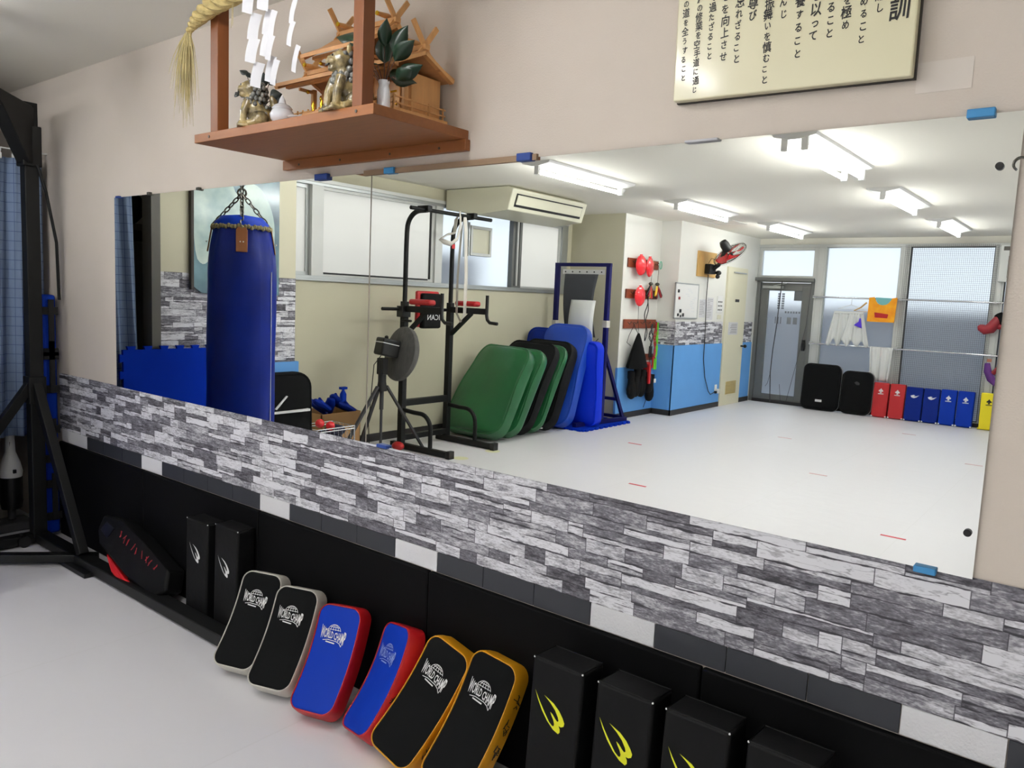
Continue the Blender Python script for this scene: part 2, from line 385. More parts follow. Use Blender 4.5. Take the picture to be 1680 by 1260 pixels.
def stone_mesh(u0, u1, z0, z1, fn, seed=1, rows=(.026, .05)):
    """flat print of irregular ledge stones; fn(u, z) -> 3D"""
    rnd = random.Random(seed); V = []; F = []; T = []; U = []; SZ = []
    H = z1-z0; hs = []
    while sum(hs) < H-.02: hs.append(rnd.uniform(*rows))
    k = H/sum(hs); hs = [h*k for h in hs]; z = z0
    for ri, h in enumerate(hs):
        u = u0-rnd.uniform(0, .1); last = rnd.random() < .5
        while u < u1:
            w_ = rnd.choice((.06, .09, .12, .16, .2, .26))*rnd.uniform(.8, 1.25); a = max(u, u0); b = min(u+w_, u1)
            if b-a > .004:
                sub = [(z, z+h)]
                if rnd.random() < .38: s_ = rnd.uniform(.3, .7)*h; sub = [(z, z+s_), (z+s_, z+h)]
                for (a1, b1) in sub:
                    last = rnd.random() < .60 if rnd.random() < .6 else (not last)
                    t = rnd.uniform(.72, 1.1) if last else rnd.uniform(.22, .58)
                    i = len(V); V += [fn(a, a1), fn(b, a1), fn(b, b1), fn(a, b1)]; F.append((i, i+1, i+2, i+3)); sd = rnd.random()
                    T += [(t, 0, sd, 1)]*4; U += [(0, 0), (b-a, 0), (b-a, b1-a1), (0, b1-a1)]; SZ += [(b-a, b1-a1)]*4
            u += w_
        z += h
    me = bpy.data.meshes.new('stone'); me.from_pydata(V, [], F); me.update()
    ca = me.color_attributes.new('tone', 'FLOAT_COLOR', 'CORNER'); uvl = me.uv_layers.new(name='UVMap'); sz = me.uv_layers.new(name='size')
    for i, l in enumerate(me.loops):
        ca.data[i].color = T[l.vertex_index]; uvl.data[i].uv = U[l.vertex_index]; sz.data[i].uv = SZ[l.vertex_index]
    return me

# ================================================================== ROOM SHELL
ZC = 2.46
struct('floor', G().box(-5.6, 3.0, -9.95, .02, -.12, 0).box(-6.6, -5.6, -1.6, .02, -.12, 0), M_floor)
struct('ceiling', G().box(-5.6, 3.0, -9.95, .12, ZC, ZC+.12).box(-6.6, -5.6, -1.6, .12, ZC, ZC+.12), M_ceil)
struct('wall_front', G().box(-6.6, 3.0, 0, .12, 0, ZC), M_wall)
struct('wall_right', G().box(2.9, 3.0, -9.95, 0, 0, ZC), M_wallw)
# stone print band, tile course and black cushion under the mirrors
struct('trim_1', stone_mesh(-4.556, 1.2, .592, .900, lambda u, z: (u, -.003, z), seed=7), M_stone)
tw = .1955
def tile(g, x0, x1): g.box(x0+.0012, x1-.0012, -.008, -.001, .527, .592)
gw = G(); gd = G()
tile(gw, -4.52, -4.213)
whites = {(-3.625, -3.43), (-2.648, -2.452), (-1.860, -1.663), (-1.077, -.879), (-.292, -.098)}
starts = [-4.213]
for a, b in sorted(whites):
    n = max(1, round((a-starts[-1])/tw)); s0 = starts[-1]
    for i in range(n): tile(gd, s0+(a-s0)*i/n, s0+(a-s0)*(i+1)/n)
    tile(gw, a, b); starts.append(b)
for i in range(6): tile(gd, starts[-1]+i*tw, starts[-1]+(i+1)*tw)
gd.cur = 0; base = len(gd.v); gd.cur = 1; gd.add(gw.v, gw.f)
struct('trim_2', gd, [M_tiled, M_tilew], bevel=.0008)
g = G(); 
for i in range(6): g.box(-4.54+i*.95+.001, -4.54+(i+1)*.95-.001, -.02, 0, .0, .524)
struct('trim_3', g, M_blk, bevel=.006)
# near left partition (x=-4.6) with jamb, alcove behind it
struct('wall_left', G().box(-4.7, -4.6, -1.575, -.60, 0, ZC), M_wall2)
g = G().box(-4.7, -4.588, -.60, -.545, 0, ZC); struct('trim_4', g, M_jamb)
struct('trim_5', stone_mesh(.60, 1.575, .90, 1.482, lambda u, z: (-4.597, -u, z), seed=11), M_stone)
g = G().box(-4.6, -4.585, -1.578, -.6, 0, .90).box(-4.7, -4.585, -1.60, -1.575, 0, .90); struct('trim_6', g, M_blue)
struct('wall_alcove', G().box(-6.6, -6.5, -1.6, 0, 0, ZC).box(-6.5, -4.7, -1.6, -1.5, 0, ZC), mat('alcove board', (206, 204, 194), .8))
# window wall x=-5.5
ZS, ZH = 1.50, 2.32
g = G().box(-5.6, -5.5, -9.95, -1.6, 0, ZS).box(-5.6, -5.5, -9.95, -1.6, ZH, ZC).box(-5.6, -5.5, -2.0, -1.6, ZS, ZH).box(-5.6, -5.5, -9.95, -6.2, ZS, ZH)
struct('wall_left_far', g, M_wall2)
struct('baseboard_left', G().box(-5.5, -5.488, -6.3, -1.6, 0, .075), M_base)
# pillar block with the hook wall and the whiteboard wall
struct('wall_pillar', G().box(-5.5, -4.75, -7.2, -6.3, 0, ZC), M_wall2)
struct('wall_hooks', G().box(-4.75, -4.742, -7.2, -6.3, .63, ZC).box(-4.75, -4.742, -7.2, -6.3, 0, .07), M_wallw)
struct('trim_7', G().box(-4.76, -4.73, -7.2, -6.285, .07, .63), M_blue)
struct('wall_side', G().box(-5.5, -4.47, -9.85, -7.2, 0, ZC), M_wallw)
# stone + blue on the return face and the side wall, split by the cream door
g = G().box(-4.75, -4.455, -7.20, -7.185, .07, .90).box(-4.47, -4.452, -8.66, -7.185, .07, .90).box(-4.47, -4.452, -9.76, -9.40, .07, .90)
struct('trim_8', g, M_blue)
struct('trim_9', stone_mesh(7.2, 8.66, .90, 1.203, lambda u, z: (-4.466, -u, z), seed=3, rows=(.022, .04)), M_stone)
struct('trim_10', stone_mesh(9.40, 9.76, .90, 1.203, lambda u, z: (-4.466, -u, z), seed=4, rows=(.022, .04)), M_stone)
struct('trim_11', stone_mesh(-4.74, -4.47, .90, 1.203, lambda u, z: (u, -7.197, z), seed=5, rows=(.022, .04)), M_stone)
g = G().box(-4.735, -4.72, -7.2, -6.28, 0, .07).box(-4.75, -4.45, -7.2, -7.175, 0, .07).box(-4.47, -4.445, -8.66, -7.175, 0, .07).box(-4.47, -4.445, -9.76, -9.40, 0, .07)
struct('baseboard_side', g, M_base)
# cream door with louvre
d = struct('door_2', G().box(-4.47, -4.44, -9.38, -8.68, 0, 1.98), M_door, bevel=.003)
g = G()
for i in range(9): g.box(-4.442, -4.430, -9.22, -8.86, .16+i*.021, .172+i*.021)
struct('door_louvre', g, M_louv, d)
struct('door_handle', G().cyl((-4.44, -9.31, .85), (-4.39, -9.31, .85), .012).sph((-4.375, -9.31, .85), .026), M_black, d, smooth=True)
struct('door_plate', G().box(-4.441, -4.436, -9.12, -8.98, 1.49, 1.53), M_rubber, d)
struct('door_closer', G().box(-4.44, -4.42, -9.3, -8.86, 1.90, 1.915), M_alu, d)

# ------------------------------------------------------------------ window wall windows
def frame_rect(g, fn, u0, u1, z0, z1, w_, d0, d1):
    for a, b, c, e in ((u0, u0+w_, z0, z1), (u1-w_, u1, z0, z1), (u0+w_, u1-w_, z0, z0+w_), (u0+w_, u1-w_, z1-w_, z1)):
        P0 = fn(a, c, d0); P1 = fn(b, e, d1)
        g.box(min(P0[0], P1[0]), max(P0[0], P1[0]), min(P0[1], P1[1]), max(P0[1], P1[1]), min(P0[2], P1[2]), max(P0[2], P1[2]))
fl = lambda u, z, d_: (-5.5+d_, -u, z)
g = G(); frame_rect(g, fl, 2.0, 6.20, ZS, ZH, .03, -.08, .012); g.box(-5.58, -5.47, -6.20, -2.0, ZS-.015, ZS+.004)
win1 = struct('window_1', g, M_alu, bevel=.002)
g = G(); frame_rect(g, fl, 2.08, 2.38, 1.53, 2.29, .03, -.06, -.03); struct('window_sash', g, M_alu, win1)
struct('window_pane', G().box(-5.552, -5.546, -2.36, -2.1, 1.55, 2.27), M_frostw, win1)
g = G().box(-5.56, -5.49, -2.50, -2.38, 1.5, 2.32); struct('window_post', g, M_aluw, win1)
g = G(); frame_rect(g, fl, 2.47, 3.88, 1.515, 2.31, .045, -.04, -.01); struct('window_sash', g, M_aluw, win1)
struct('window_pane', G().box(-5.535, -5.529, -3.84, -2.51, 1.55, 2.28), M_frostw, win1)
struct('window_seal', G().box(-5.528, -5.505, -3.80, -2.52, 1.548, 1.562).box(-5.528, -5.505, -3.835, -3.825, 1.56, 2.28), M_black, win1)
struct('window_post', G().box(-5.56, -5.49, -3.98, -3.88, 1.5, 2.32), M_aluw, win1)
struct('window_pane', G().box(-5.56, -5.554, -5.14, -3.97, 1.52, 2.30), M_frost, win1)
single('added_shade_screen', G().box(-7.2, -7.1, -6.4, -3.3, -.1, 1.95), M_outw, 'dull blue-grey shade screen added outside to darken the frosted side window', 'screen', smooth=False)  # added outside to darken the lower part of the frosted pane
g = G(); frame_rect(g, fl, 5.13, 5.30, 1.51, 2.31, .04, -.06, .0); g.box(-5.53, -5.505, -5.22, -5.2, 1.5, 2.31); struct('window_sash', g, M_alud, win1)
g = G(); frame_rect(g, fl, 5.22, 6.08, 1.515, 2.31, .035, -.04, -.01); struct('window_sash', g, M_aluw, win1)
struct('window_pane', G().box(-5.535, -5.529, -6.05, -5.26, 1.54, 2.28), M_frostw, win1)
struct('window_post', G().box(-5.56, -5.485, -6.17, -6.08, 1.5, 2.32), M_alu, win1)
# dark header strip over the windows
struct('trim_12', G().box(-5.5, -5.47, -6.2, -1.6, 2.315, 2.345), M_aluw)
# ventilation hatch in the middle pane
t = thing('vent_hatch', 'small square metal framed vent hatch set in the blue frosted pane behind the pull-up station', 'vent', (-5.5, -4.57, 1.83))
g = G(); frame_rect(g, fl, 4.40, 4.74, 1.84, 2.15, .03, -.055, .02); part('frame', g, M_aluw, t, bevel=.002, smooth=False)
part('cover', G().box(-5.55, -5.50, -4.715, -4.425, 1.865, 2.125), M_cream, t)
part('rail', G().box(-5.55, -5.49, -4.395, -4.375, 1.83, 2.18).box(-5.55, -5.49, -4.36, -4.35, 1.82, 2.2), M_alu, t)

# ------------------------------------------------------------------ glass front y=-9.85
YF = -9.85
struct('wall_back', G().box(-5.5, 3.0, -9.95, YF, 2.36, ZC), M_ceil)
fr = lambda u, z, d_: (u, YF+d_, z)
posts = [(-4.56, -4.46), (-3.605, -3.475), (-2.50, -2.38), (-1.40, -1.27), (-.28, -.16), (.84, .96), (1.96, 2.08), (2.84, 2.9)]
g = G()
for a, b in posts: g.box(a, b, YF-.06, YF+.03, 0, 2.36); g.box(a+.02, a+.03, YF+.03, YF+.036, 0, 2.36); g.box(b-.03, b-.02, YF+.03, YF+.036, 0, 2.36)
g.box(-4.56, 2.9, YF-.06, YF+.035, 2.33, 2.37); g.box(-3.6, 2.9, YF-.06, YF+.02, 0, .06)
winf = struct('window_2', g, M_aluw, bevel=.003)
for i in range(1, len(posts)-1):
    a, b = posts[i][1], posts[i+1][0]
    struct('window_pane', G().box(a-.01, b+.01, YF-.03, YF-.024, .05, 2.34), M_frost, winf)
    g = G(); frame_rect(g, fr, a, b, .06, 2.33, .012, -.04, 0); struct('window_gasket', g, M_rubber if i > 1 else M_alu, winf)
# transom over the entrance
g = G(); frame_rect(g, fr, -4.46, -3.605, 1.87, 2.33, .045, -.05, .02); tr = struct('window_3', g, M_aluw, bevel=.003)
struct('window_pane', G().box(-4.42, -3.65, YF-.03, YF-.024, 1.91, 2.29), M_frost, tr)
# entrance door: dark grey frame
g = G(); frame_rect(g, fr, -4.46, -3.605, 0, 1.87, .055, -.05, .035); dr = struct('door_1', g, M_alud, bevel=.003)
g = G(); frame_rect(g, fr, -4.40, -3.66, .01, 1.81, .12, -.03, .01); struct('door_leaf', g, M_alud, dr, bevel=.003)
struct('door_pane', G().box(-4.29, -3.77, YF-.02, YF-.014, .12, 1.70), M_frost, dr)
struct('door_closer', G().box(-4.36, -4.05, YF+.01, YF+.06, 1.72, 1.76).bar((-4.2, YF+.05, 1.76), (-4.0, YF+.07, 1.80), .015, .01), M_alu, dr)
struct('door_handle', G().box(-3.72, -3.68, YF+.01, YF+.05, .82, .98).box(-3.70, -3.67, YF+.04, YF+.06, .86, .94), M_black, dr, bevel=.004)
g = G()
for i in range(7):
    for j in range(2): g.box(-4.14+j*.06, -4.10+j*.06, YF-.012, YF-.008, 1.42+i*.035, 1.445+i*.035)
for i, (a, b) in enumerate(((-4.16, -4.145), (-4.12, -4.105), (-4.08, -4.065), (-3.98, -3.92), (-3.89, -3.83))): g.box(a, b, YF-.012, YF-.008, 1.2, 1.3)
for i in range(6): g.box(-4.02+i*.04, -3.995+i*.04, YF-.012, YF-.008, 1.36, 1.39)
struct('door_lettering', g, mat('pale door print', (128, 132, 138), .7), dr, label='faint grey lettering on the door glass seen from behind')
struct('door_notice', G().box(-3.90, -3.76, YF-.012, YF-.007, 1.55, 1.69), mat('door notice grey', (104, 108, 110), .7), dr)
# insect screen cord strip hanging down the door
t = thing('door_screen', 'thin grey insect screen hanging from a bar over the entrance door, split down the middle', 'door screen', (-4.03, YF+.1, 0))
g = G().box(-4.47, -3.60, YF+.075, YF+.10, 1.83, 1.88); part('head_bar', g, M_alud, t)
rn = random.Random(2)
g = G().tube([(-4.06, YF+.09, 1.85), (-4.075, YF+.09, 1.6), (-4.09, YF+.09, 1.2), (-4.12, YF+.09, .8), (-4.13, YF+.09, .45), (-4.10, YF+.09, .02)], .007)
g.tube([(-3.63, YF+.09, 1.85), (-3.66, YF+.09, 1.2), (-3.76, YF+.09, .6), (-3.86, YF+.09, .05)], .003)
g.tube([(-4.13, YF+.09, .45), (-4.16, YF+.09, .3), (-4.19, YF+.09, .25)], .003).tube([(-3.98, YF+.09, .3), (-3.94, YF+.09, .02)], .003)
part('seam_cord', g, M_rubber, t)

# outdoors beyond the glass
struct('ground', G().box(-30, 30, -40, YF-.12, -.3, -.12).box(-40, -5.8, -9, 9, -.3, -.12), M_road)
single('added_dark_wall', G().box(-9, 9, -14.2, -14, -.12, 1.5), M_outw, 'low grey-blue wall added outside to darken the lower frosted front glass', 'wall')  # block added outdoors so the lower front glass turns bluish dark

# ================================================================== MIRRORS AND THEIR FIXINGS
gm = G().box(-3.872, -2.026, -.006, -.001, .897, 1.811); t = single('wall_mirror', gm, M_mir, 'left wall mirror panel, the one that reflects the punching bag', 'mirror', 'frameless wall mirrors', loc=(-2.95, 0, .897), smooth=False)
gm = G().box(-2.020, -.190, -.006, -.001, .897, 1.811); t2 = single('wall_mirror', gm, M_mir, 'right wall mirror panel, the one that reflects the green shields and ceiling lamps', 'mirror', 'frameless wall mirrors', loc=(-1.1, 0, .897), smooth=False)
single('wooden_batten', G().box(-2.06, -1.335, -.010, -.0005, 1.803, 1.820), mat('dull brown strip', (150, 124, 98), .6), 'thin brown wooden strip fixed along the top of the right mirror under the shelf', 'batten', smooth=False)
def clip(x, z, w_, h, m, lab, d_=.012, tilt=0):
    M_ = Matrix.Translation((x, -.007, z)) @ Matrix.Rotation(tilt, 4, 'Y')
    g = G().box(-w_/2, w_/2, -d_, .004, -h/2, h/2, M=M_); return single('mirror_clip', g, m, lab, 'mirror clip', 'small clips holding the mirrors', bevel=.002)
clip(-3.82, 1.811, .03, .01, M_tapebd, 'dark clip at the top left corner of the left mirror')
clip(-3.52, 1.813, .02, .014, M_dsteel, 'small metal clip on the top edge of the left mirror above the alcove reflection')
clip(-3.10, 1.813, .02, .012, M_dsteel, 'small metal clip on the top edge of the left mirror where the chain starts')
clip(-2.28, 1.812, .07, .022, M_tapebd, 'dark blue clip on the top edge of the left mirror beside the joint')
clip(-1.93, 1.812, .045, .02, M_tapeb, 'blue clip on the wooden strip under the shelf')
clip(-1.375, 1.813, .05, .022, M_tapebd, 'dark blue clip at the right end of the wooden strip')
clip(-.262, 1.812, .048, .017, M_tapeb, 'light blue tape tab on the top edge of the right mirror near its right end')
clip(-.275, .896, .042, .014, M_tapeb, 'light blue tab on the bottom edge of the right mirror')
clip(-1.93, .899, .05, .012, M_tapebd, 'dark blue tab on the bottom edge of the right mirror beside the joint')
clip(-.84, 1.811, .085, .006, M_paper, 'white paper scrap along the top edge of the right mirror')
single('mirror_plug', G().cyl((-.207, -.012, .99), (-.207, -.004, .99), .0075), M_black, 'small black plug low on the right mirror', 'plug', 'black plugs in the right mirror corners')
single('mirror_plug', G().cyl((-.222, -.012, 1.71), (-.222, -.004, 1.71), .0075), M_black, 'small black plug high on the right mirror', 'plug', 'black plugs in the right mirror corners')
single('mirror_hook', G().tube(arc((-.188, -.010, 1.712), .012, radians(60), radians(240), 10), .0022), M_dsteel, 'small grey hook at the right edge of the right mirror', 'hook')
single('patch_paper', G().box(-.385, -.285, -.0012, 0, 1.865, 1.925), mat('pale patch', (222, 213, 203), .8), 'pale paper patch on the wall right of the calligraphy board', 'patch')

# ================================================================== THE NEAR WALL: RACK, CURTAIN, PADS
def ring_pad(w_, h, t, rc, nose, mapf, n_c=6, rows=14, edge=.012, part_='both', taper=0):
    """cushion with rounded corners: front cover and body; mapf(u, v, d)->3D, u across centred, v along 0..h, d towards the viewer"""
    def outline(sc_in):
        pts = []; a = w_/2-sc_in; r = max(rc-sc_in, .002)
        for cx, cy, a0 in ((a-r, h-sc_in-r, 0), (-a+r, h-sc_in-r, pi/2), (-a+r, sc_in+r, pi), (a-r, sc_in+r, 1.5*pi)):
            nxt = []
            for i in range(n_c+1): t_ = a0+pi/2*i/n_c; nxt.append((cx+r*cos(t_), cy+r*sin(t_)))
            pts += nxt
        # subdivide the long sides so the cushion can bend
        out = []
        for i, p in enumerate(pts):
            q = pts[(i+1) % len(pts)]; out.append(p)
            L = abs(q[1]-p[1])
            if L > h*.3:
                for k in range(1, rows): out.append((p[0]+(q[0]-p[0])*k/rows, p[1]+(q[1]-p[1])*k/rows))
        return [((x*(1+taper*(y/h-.5))), y) for x, y in out]
    front = G(); body = G()
    def rings(g, spec):
        base = []
        for sc, d_ in spec:
            o = outline(sc); base.append([mapf(x, y, d_) for x, y in o])
        n = len(base[0]); V = [p for r_ in base for p in r_]
        F = [(i*n+k, i*n+(k+1) % n, (i+1)*n+(k+1) % n, (i+1)*n+k) for i in range(len(base)-1) for k in range(n)]
        g.add(V, F)
    def capgrid(g, sc, d0, puff, flip):
        # fill with strips row by row using the outline's left/right extents
        o = outline(sc); n = len(o); m = w_/2-sc; V = []; F = []
        K = 8; R = 22
        def ext(v):
            xs = []
            for i in range(n):
                p, q = o[i], o[(i+1) % n]
                if (p[1]-v)*(q[1]-v) <= 0 and abs(p[1]-q[1]) > 1e-9: xs.append(p[0]+(q[0]-p[0])*(v-p[1])/(q[1]-p[1]))
            return (min(xs), max(xs)) if xs else (0, 0)
        for j in range(R+1):
            v = sc+(h-2*sc)*(.5-.5*cos(pi*j/R)); v = min(max(v, sc+1e-5), h-sc-1e-5); a, b = ext(v)
            for i in range(K+1):
                x = a+(b-a)*i/K; e = (1-(2*i/K-1)**4)*(1-(2*j/R-1)**6); V.append(mapf(x, v, d0+puff*e))
        for j in range(R):
            for i in range(K):
                f_ = (j*(K+1)+i, j*(K+1)+i+1, (j+1)*(K+1)+i+1, (j+1)*(K+1)+i); F.append(f_ if not flip else f_[::-1])
        g.add(V, F)
    capgrid(front, edge*.9, t-.001, nose, False)
    rings(body, [(edge, t-.004), (edge*1.0, t-.0005), (edge*.6, t+.0025), (edge*.2, t-.001), (0, t-edge*.7), (-.002, t*.5), (0, edge), (edge, 0)])
    capgrid(body, edge, 0, -.001, True)
    return front, body
def bend_map(th0, th1, h, off=(0, 0)):
    N_ = 60; Y = [0]; Z = [0]; T = []
    for i in range(N_+1):
        s_ = i/N_; k = s_*s_*(3-2*s_); T.append(radians(th0+(th1-th0)*k))
    for i in range(N_): Y.append(Y[-1]+cos(T[i])*h/N_); Z.append(Z[-1]+sin(T[i])*h/N_)
    def f(u, v, d):
        s_ = min(max(v/h, 0), 1)*N_; i = min(int(s_), N_-1); r = s_-i
        th = T[i]+(T[i+1]-T[i])*r; y = Y[i]+(Y[i+1]-Y[i])*r; z = Z[i]+(Z[i+1]-Z[i])*r
        return Vector((u, y-sin(th)*d+off[0], z+cos(th)*d+off[1]))
    return f
def worldchamp(fn, s=.095):
    """globe and WORLD CHAMP lettering, s = width; fn(x, y) -> 3D"""
    def warp(x, y):
        q = 2*x/s; yy = y*(1+.75*q*q)+.0; return fn(x, yy-.006*q)
    g = text_g('WORLD CHAMP', .034, warp, sx=.44*s/.095, bold=.0006)
    def st(pts, w_=.0017):
        for i in range(len(pts)-1):
            (x0, y0), (x1, y1) = pts[i], pts[i+1]; L_ = sqrt((x1-x0)**2+(y1-y0)**2)+1e-9; nx, ny = -(y1-y0)/L_*w_/2, (x1-x0)/L_*w_/2
            g.add([fn(x0+nx, y0+ny), fn(x0-nx, y0-ny), fn(x1-nx, y1-ny), fn(x1+nx, y1+ny)], [(0, 1, 2, 3)])
    R = s*.31; cy = .012
    for k in (1, .62, .2): st([(R*k*cos(a), cy+R*sin(a)) for a in [pi*.08+pi*.84*i/10 for i in range(11)]])
    st([(-R*.93, cy+R*.35), (R*.93, cy+R*.35)]); st([(-R*.72, cy+R*.68), (R*.72, cy+R*.68)])
    st([(-s*.43, -.020), (-s*.2, -.0155), (s*.2, -.0175), (s*.36, -.023), (s*.46, -.033)], .0022)
    st([(s*.46, -.033), (s*.50, -.008)], .0016)
    st([(-s*.28, -.023), (s*.14, -.026)], .0042)
    st([(s*.50, .016), (s*.50, .020)], .004)
    return g
def thai_pad(label, cover, side, lab_m, loc, rotz=0, roll=0, th=(46, 68), h=.378, w_=.180, marks=0, group='curved kick pads leaning along the black wall cushion'):
    t = thing('kick_pad', label, 'kick pad', loc, group, (0, roll, rotz))
    f = bend_map(th[0], th[1], h, (.052, .006)); T = .066
    fr_, bd = ring_pad(w_, h, T, .042, .006, f, edge=.0055)
    part('cover', fr_, cover, t, local=True); b = part('padding', bd, side, t, local=True)
    # piping round the cover
    pts = []
    for cx, cy, a0 in ((w_/2-.042, h-.042, 0), (-w_/2+.042, h-.042, pi/2), (-w_/2+.042, .042, pi), (w_/2-.042, .042, 1.5*pi)):
        for i in range(7): a = a0+pi/2*i/6; pts.append((cx+.0385*cos(a), cy+.0385*sin(a)))
    P = []
    for i, p in enumerate(pts):
        q = pts[(i+1) % len(pts)]; P.append(p)
        if abs(q[1]-p[1]) > .1: P += [(p[0]+(q[0]-p[0])*k/14, p[1]+(q[1]-p[1])*k/14) for k in range(1, 14)]
    part('piping', G().tube([f(x, y, T+.0008) for x, y in P], .0019, 6, closed=True), side, t, local=True)
    part('logo', worldchamp(lambda x, y: f(x-.004, h*.715+y, T+.0072), .090), lab_m, t, local=True, smooth=False, label='globe logo with the words WORLD CHAMP')
    if marks:
        rn = random.Random(marks); g = G()
        for k in range(marks):
            v = h*(.2+.19*k)
            for q in range(7):
                a = rn.uniform(0, pi); L_ = rn.uniform(.012, .030); cx, cd = rn.uniform(-.018, .018), .033+rn.uniform(-.012, .012)
                p0 = (v+cx-cos(a)*L_/2, cd-sin(a)*L_/2); p1 = (v+cx+cos(a)*L_/2, cd+sin(a)*L_/2); nx, ny = sin(a)*.0013, -cos(a)*.0026
                g.add([f(w_/2+.0035, p0[0]+nx, p0[1]+ny), f(w_/2+.0035, p0[0]-nx, p0[1]-ny), f(w_/2+.0035, p1[0]-nx, p1[1]-ny), f(w_/2+.0035, p1[0]+nx, p1[1]+ny)], [(0, 1, 2, 3)])
        part('marker_writing', g, M_ink, t, local=True, smooth=False)
    # two straps on the back
    g = G()
    for v in (h*.35, h*.62): g.tube([f(-.06, v, -.002), f(-.03, v, -.02), (f(.03, v, -.02)), f(.06, v, -.002)], .006, 6)
    part('strap', g, M_strap, t, local=True)
    return t
def smooth_poly(P, n=2):
    for _ in range(n):
        Q = []
        for i, p in enumerate(P):
            q = P[(i+1) % len(P)]; Q += [(p[0]*.75+q[0]*.25, p[1]*.75+q[1]*.25), (p[0]*.25+q[0]*.75, p[1]*.25+q[1]*.75)]
        P = Q
    return P
thai_pad('black kick pad with white sides, farther from the blue and red pads', M_bcloth, M_wvinyl, M_print, (-2.395, -.30, .0), rotz=.32)
thai_pad('black kick pad with white sides, right against a blue and red pad', M_bcloth, M_wvinyl, M_print, (-2.178, -.30, .0), rotz=.32)
thai_pad('blue kick pad with red sides, standing against a white sided pad', M_bluev, M_red, M_print, (-1.945, -.295, 0), rotz=.22, roll=-.06)
thai_pad('blue kick pad with broad red side and worn print, partly behind a yellow sided pad', M_bluev, M_red, mat('worn print', (130, 150, 215), .6), (-1.755, -.275, 0), rotz=-.27, roll=-.20, marks=2)
thai_pad('black kick pad with yellow sides, tilted over onto the blue and red pad', M_bcloth, M_yel, M_print, (-1.60, -.29, 0), rotz=-.05, roll=.21, h=.40, marks=4)
thai_pad('black kick pad with yellow sides, next to a tall black kick block', M_bcloth, M_yel, M_print, (-1.375, -.29, 0), rotz=-.05, roll=.06, h=.41, marks=4)

LOGO3 = [(108, 408), (125, 445), (150, 485), (180, 520), (212, 545), (238, 554), (246, 545), (245, 532), (238, 520), (250, 521), (262, 514), (265, 500), (255, 482), (235, 458), (205, 436), (155, 417), (190, 440), (215, 462), (232, 487), (236, 500), (230, 505), (220, 498), (205, 483), (192, 476), (198, 488), (210, 505), (216, 520), (214, 530), (206, 531), (190, 520), (165, 490), (135, 450)]
def block_pad(label, loc, w_, dp, h, m, lm, rotz=0, lean=.06, logo=LOGO3, ls=.10, lv=.70, group='black kick blocks lined up against the wall cushion', name='kick_block', cat='kick block', band=None):
    t = thing(name, label, cat, loc, group, (-lean, 0, rotz))
    g = G().box(-w_/2, w_/2, -dp/2, dp/2, 0, h); part('body', g, m, t, local=True, bevel=.009)
    # seam piping
    g = G()
    for z in (.002, h-.002):
        P = [(-w_/2+.004, -dp/2+.004, z), (w_/2-.004, -dp/2+.004, z), (w_/2-.004, dp/2-.004, z), (-w_/2+.004, dp/2-.004, z)]; g.tube(P, .0028, 6, closed=True)
    part('piping', g, m, t, local=True)
    if logo:
        cx = sum(p[0] for p in logo)/len(logo); cy = sum(p[1] for p in logo)/len(logo); k = ls/158
        part('logo', G().flat([((x-cx)*k, -(y-cy)*k) for x, y in logo], lambda u, v: (u, -dp/2-.0012, h*lv+v)), lm, t, local=True, smooth=False, label='wing shaped logo')
    g = G()
    for sx_ in (-1, 1): g.sph((sx_*(w_/2-.003), -dp/2+.003, h-.003), .0028, n=6)
    part('worn_corner', g, M_print, t, local=True)
    g = G()
    for z in (h*.3, h*.62): g.tube([(-.05, dp/2, z), (-.03, dp/2+.012, z), (.03, dp/2+.012, z), (.05, dp/2, z)], .005, 6)
    part('strap', g, M_strap, t, local=True)
    return t
block_pad('black kick block with yellow logo right beside the black and yellow kick pad', (-1.068, -.145, .004), .158, .105, .468, M_bvinyl, M_yprint)
block_pad('black kick block with yellow logo, second of the row from the yellow sided pads', (-.868, -.145, .004), .158, .105, .468, M_bvinyl, M_yprint)
block_pad('black kick block, third of the row from the yellow sided pads', (-.678, -.145, .004), .162, .105, .468, M_bvinyl, M_yprint)
block_pad('black kick block, last of the row, only its top corner in view', (-.478, -.145, .004), .162, .105, .468, M_bvinyl, M_yprint)
block_pad('small black mitt with white logo behind the rack rail, beside the red bellied shield', (-2.955, -.072, .004), .165, .082, .43, M_bvinyl, M_print, ls=.085, lv=.66, lean=.02, group='black mitts with white logo', name='striking_mitt', cat='mitt')
block_pad('small black mitt with white logo behind the rack rail, beside a white sided pad', (-2.735, -.072, .004), .165, .082, .45, M_bvinyl, M_print, ls=.085, lv=.62, lean=.02, group='black mitts with white logo', name='striking_mitt', cat='mitt')

# red and black curved shield lying askew behind the rail
t = thing('strike_shield', 'black strike shield with a red belly and red lettering, lying askew behind the rack rail', 'strike shield', (-3.5, -.09, .0))
A = Vector((-3.79, -.10, .215)); B = Vector((-3.18, -.10, .085)); d_ = (B-A).normalized(); up_ = Vector((0, .32, .9)).normalized(); up_ = (up_-d_*up_.dot(d_)).normalized(); nn = d_.cross(up_)
def sh(u, v, d): return A+d_*u+up_*v+nn*d
g = G().prism([(0, -.01), (.06, -.06), (.35, -.085), (.60, -.07), (.66, -.01), (.62, .07), (.35, .095), (.12, .10), (.0, .065)], sh, -.045, .045); part('body', g, M_bvinyl, t, bevel=.012)
g = G().prism([(.14, -.072), (.35, -.098), (.58, -.068), (.5, -.115), (.36, -.13), (.24, -.12)], sh, -.043, .043); part('belly', g, M_red, t, bevel=.008)
g = G().prism([(.03, .0), (.11, -.01), (.13, .05), (.05, .05)], sh, .0445, .048); part('window', g, M_black, t)
g = G()
rn = random.Random(5)
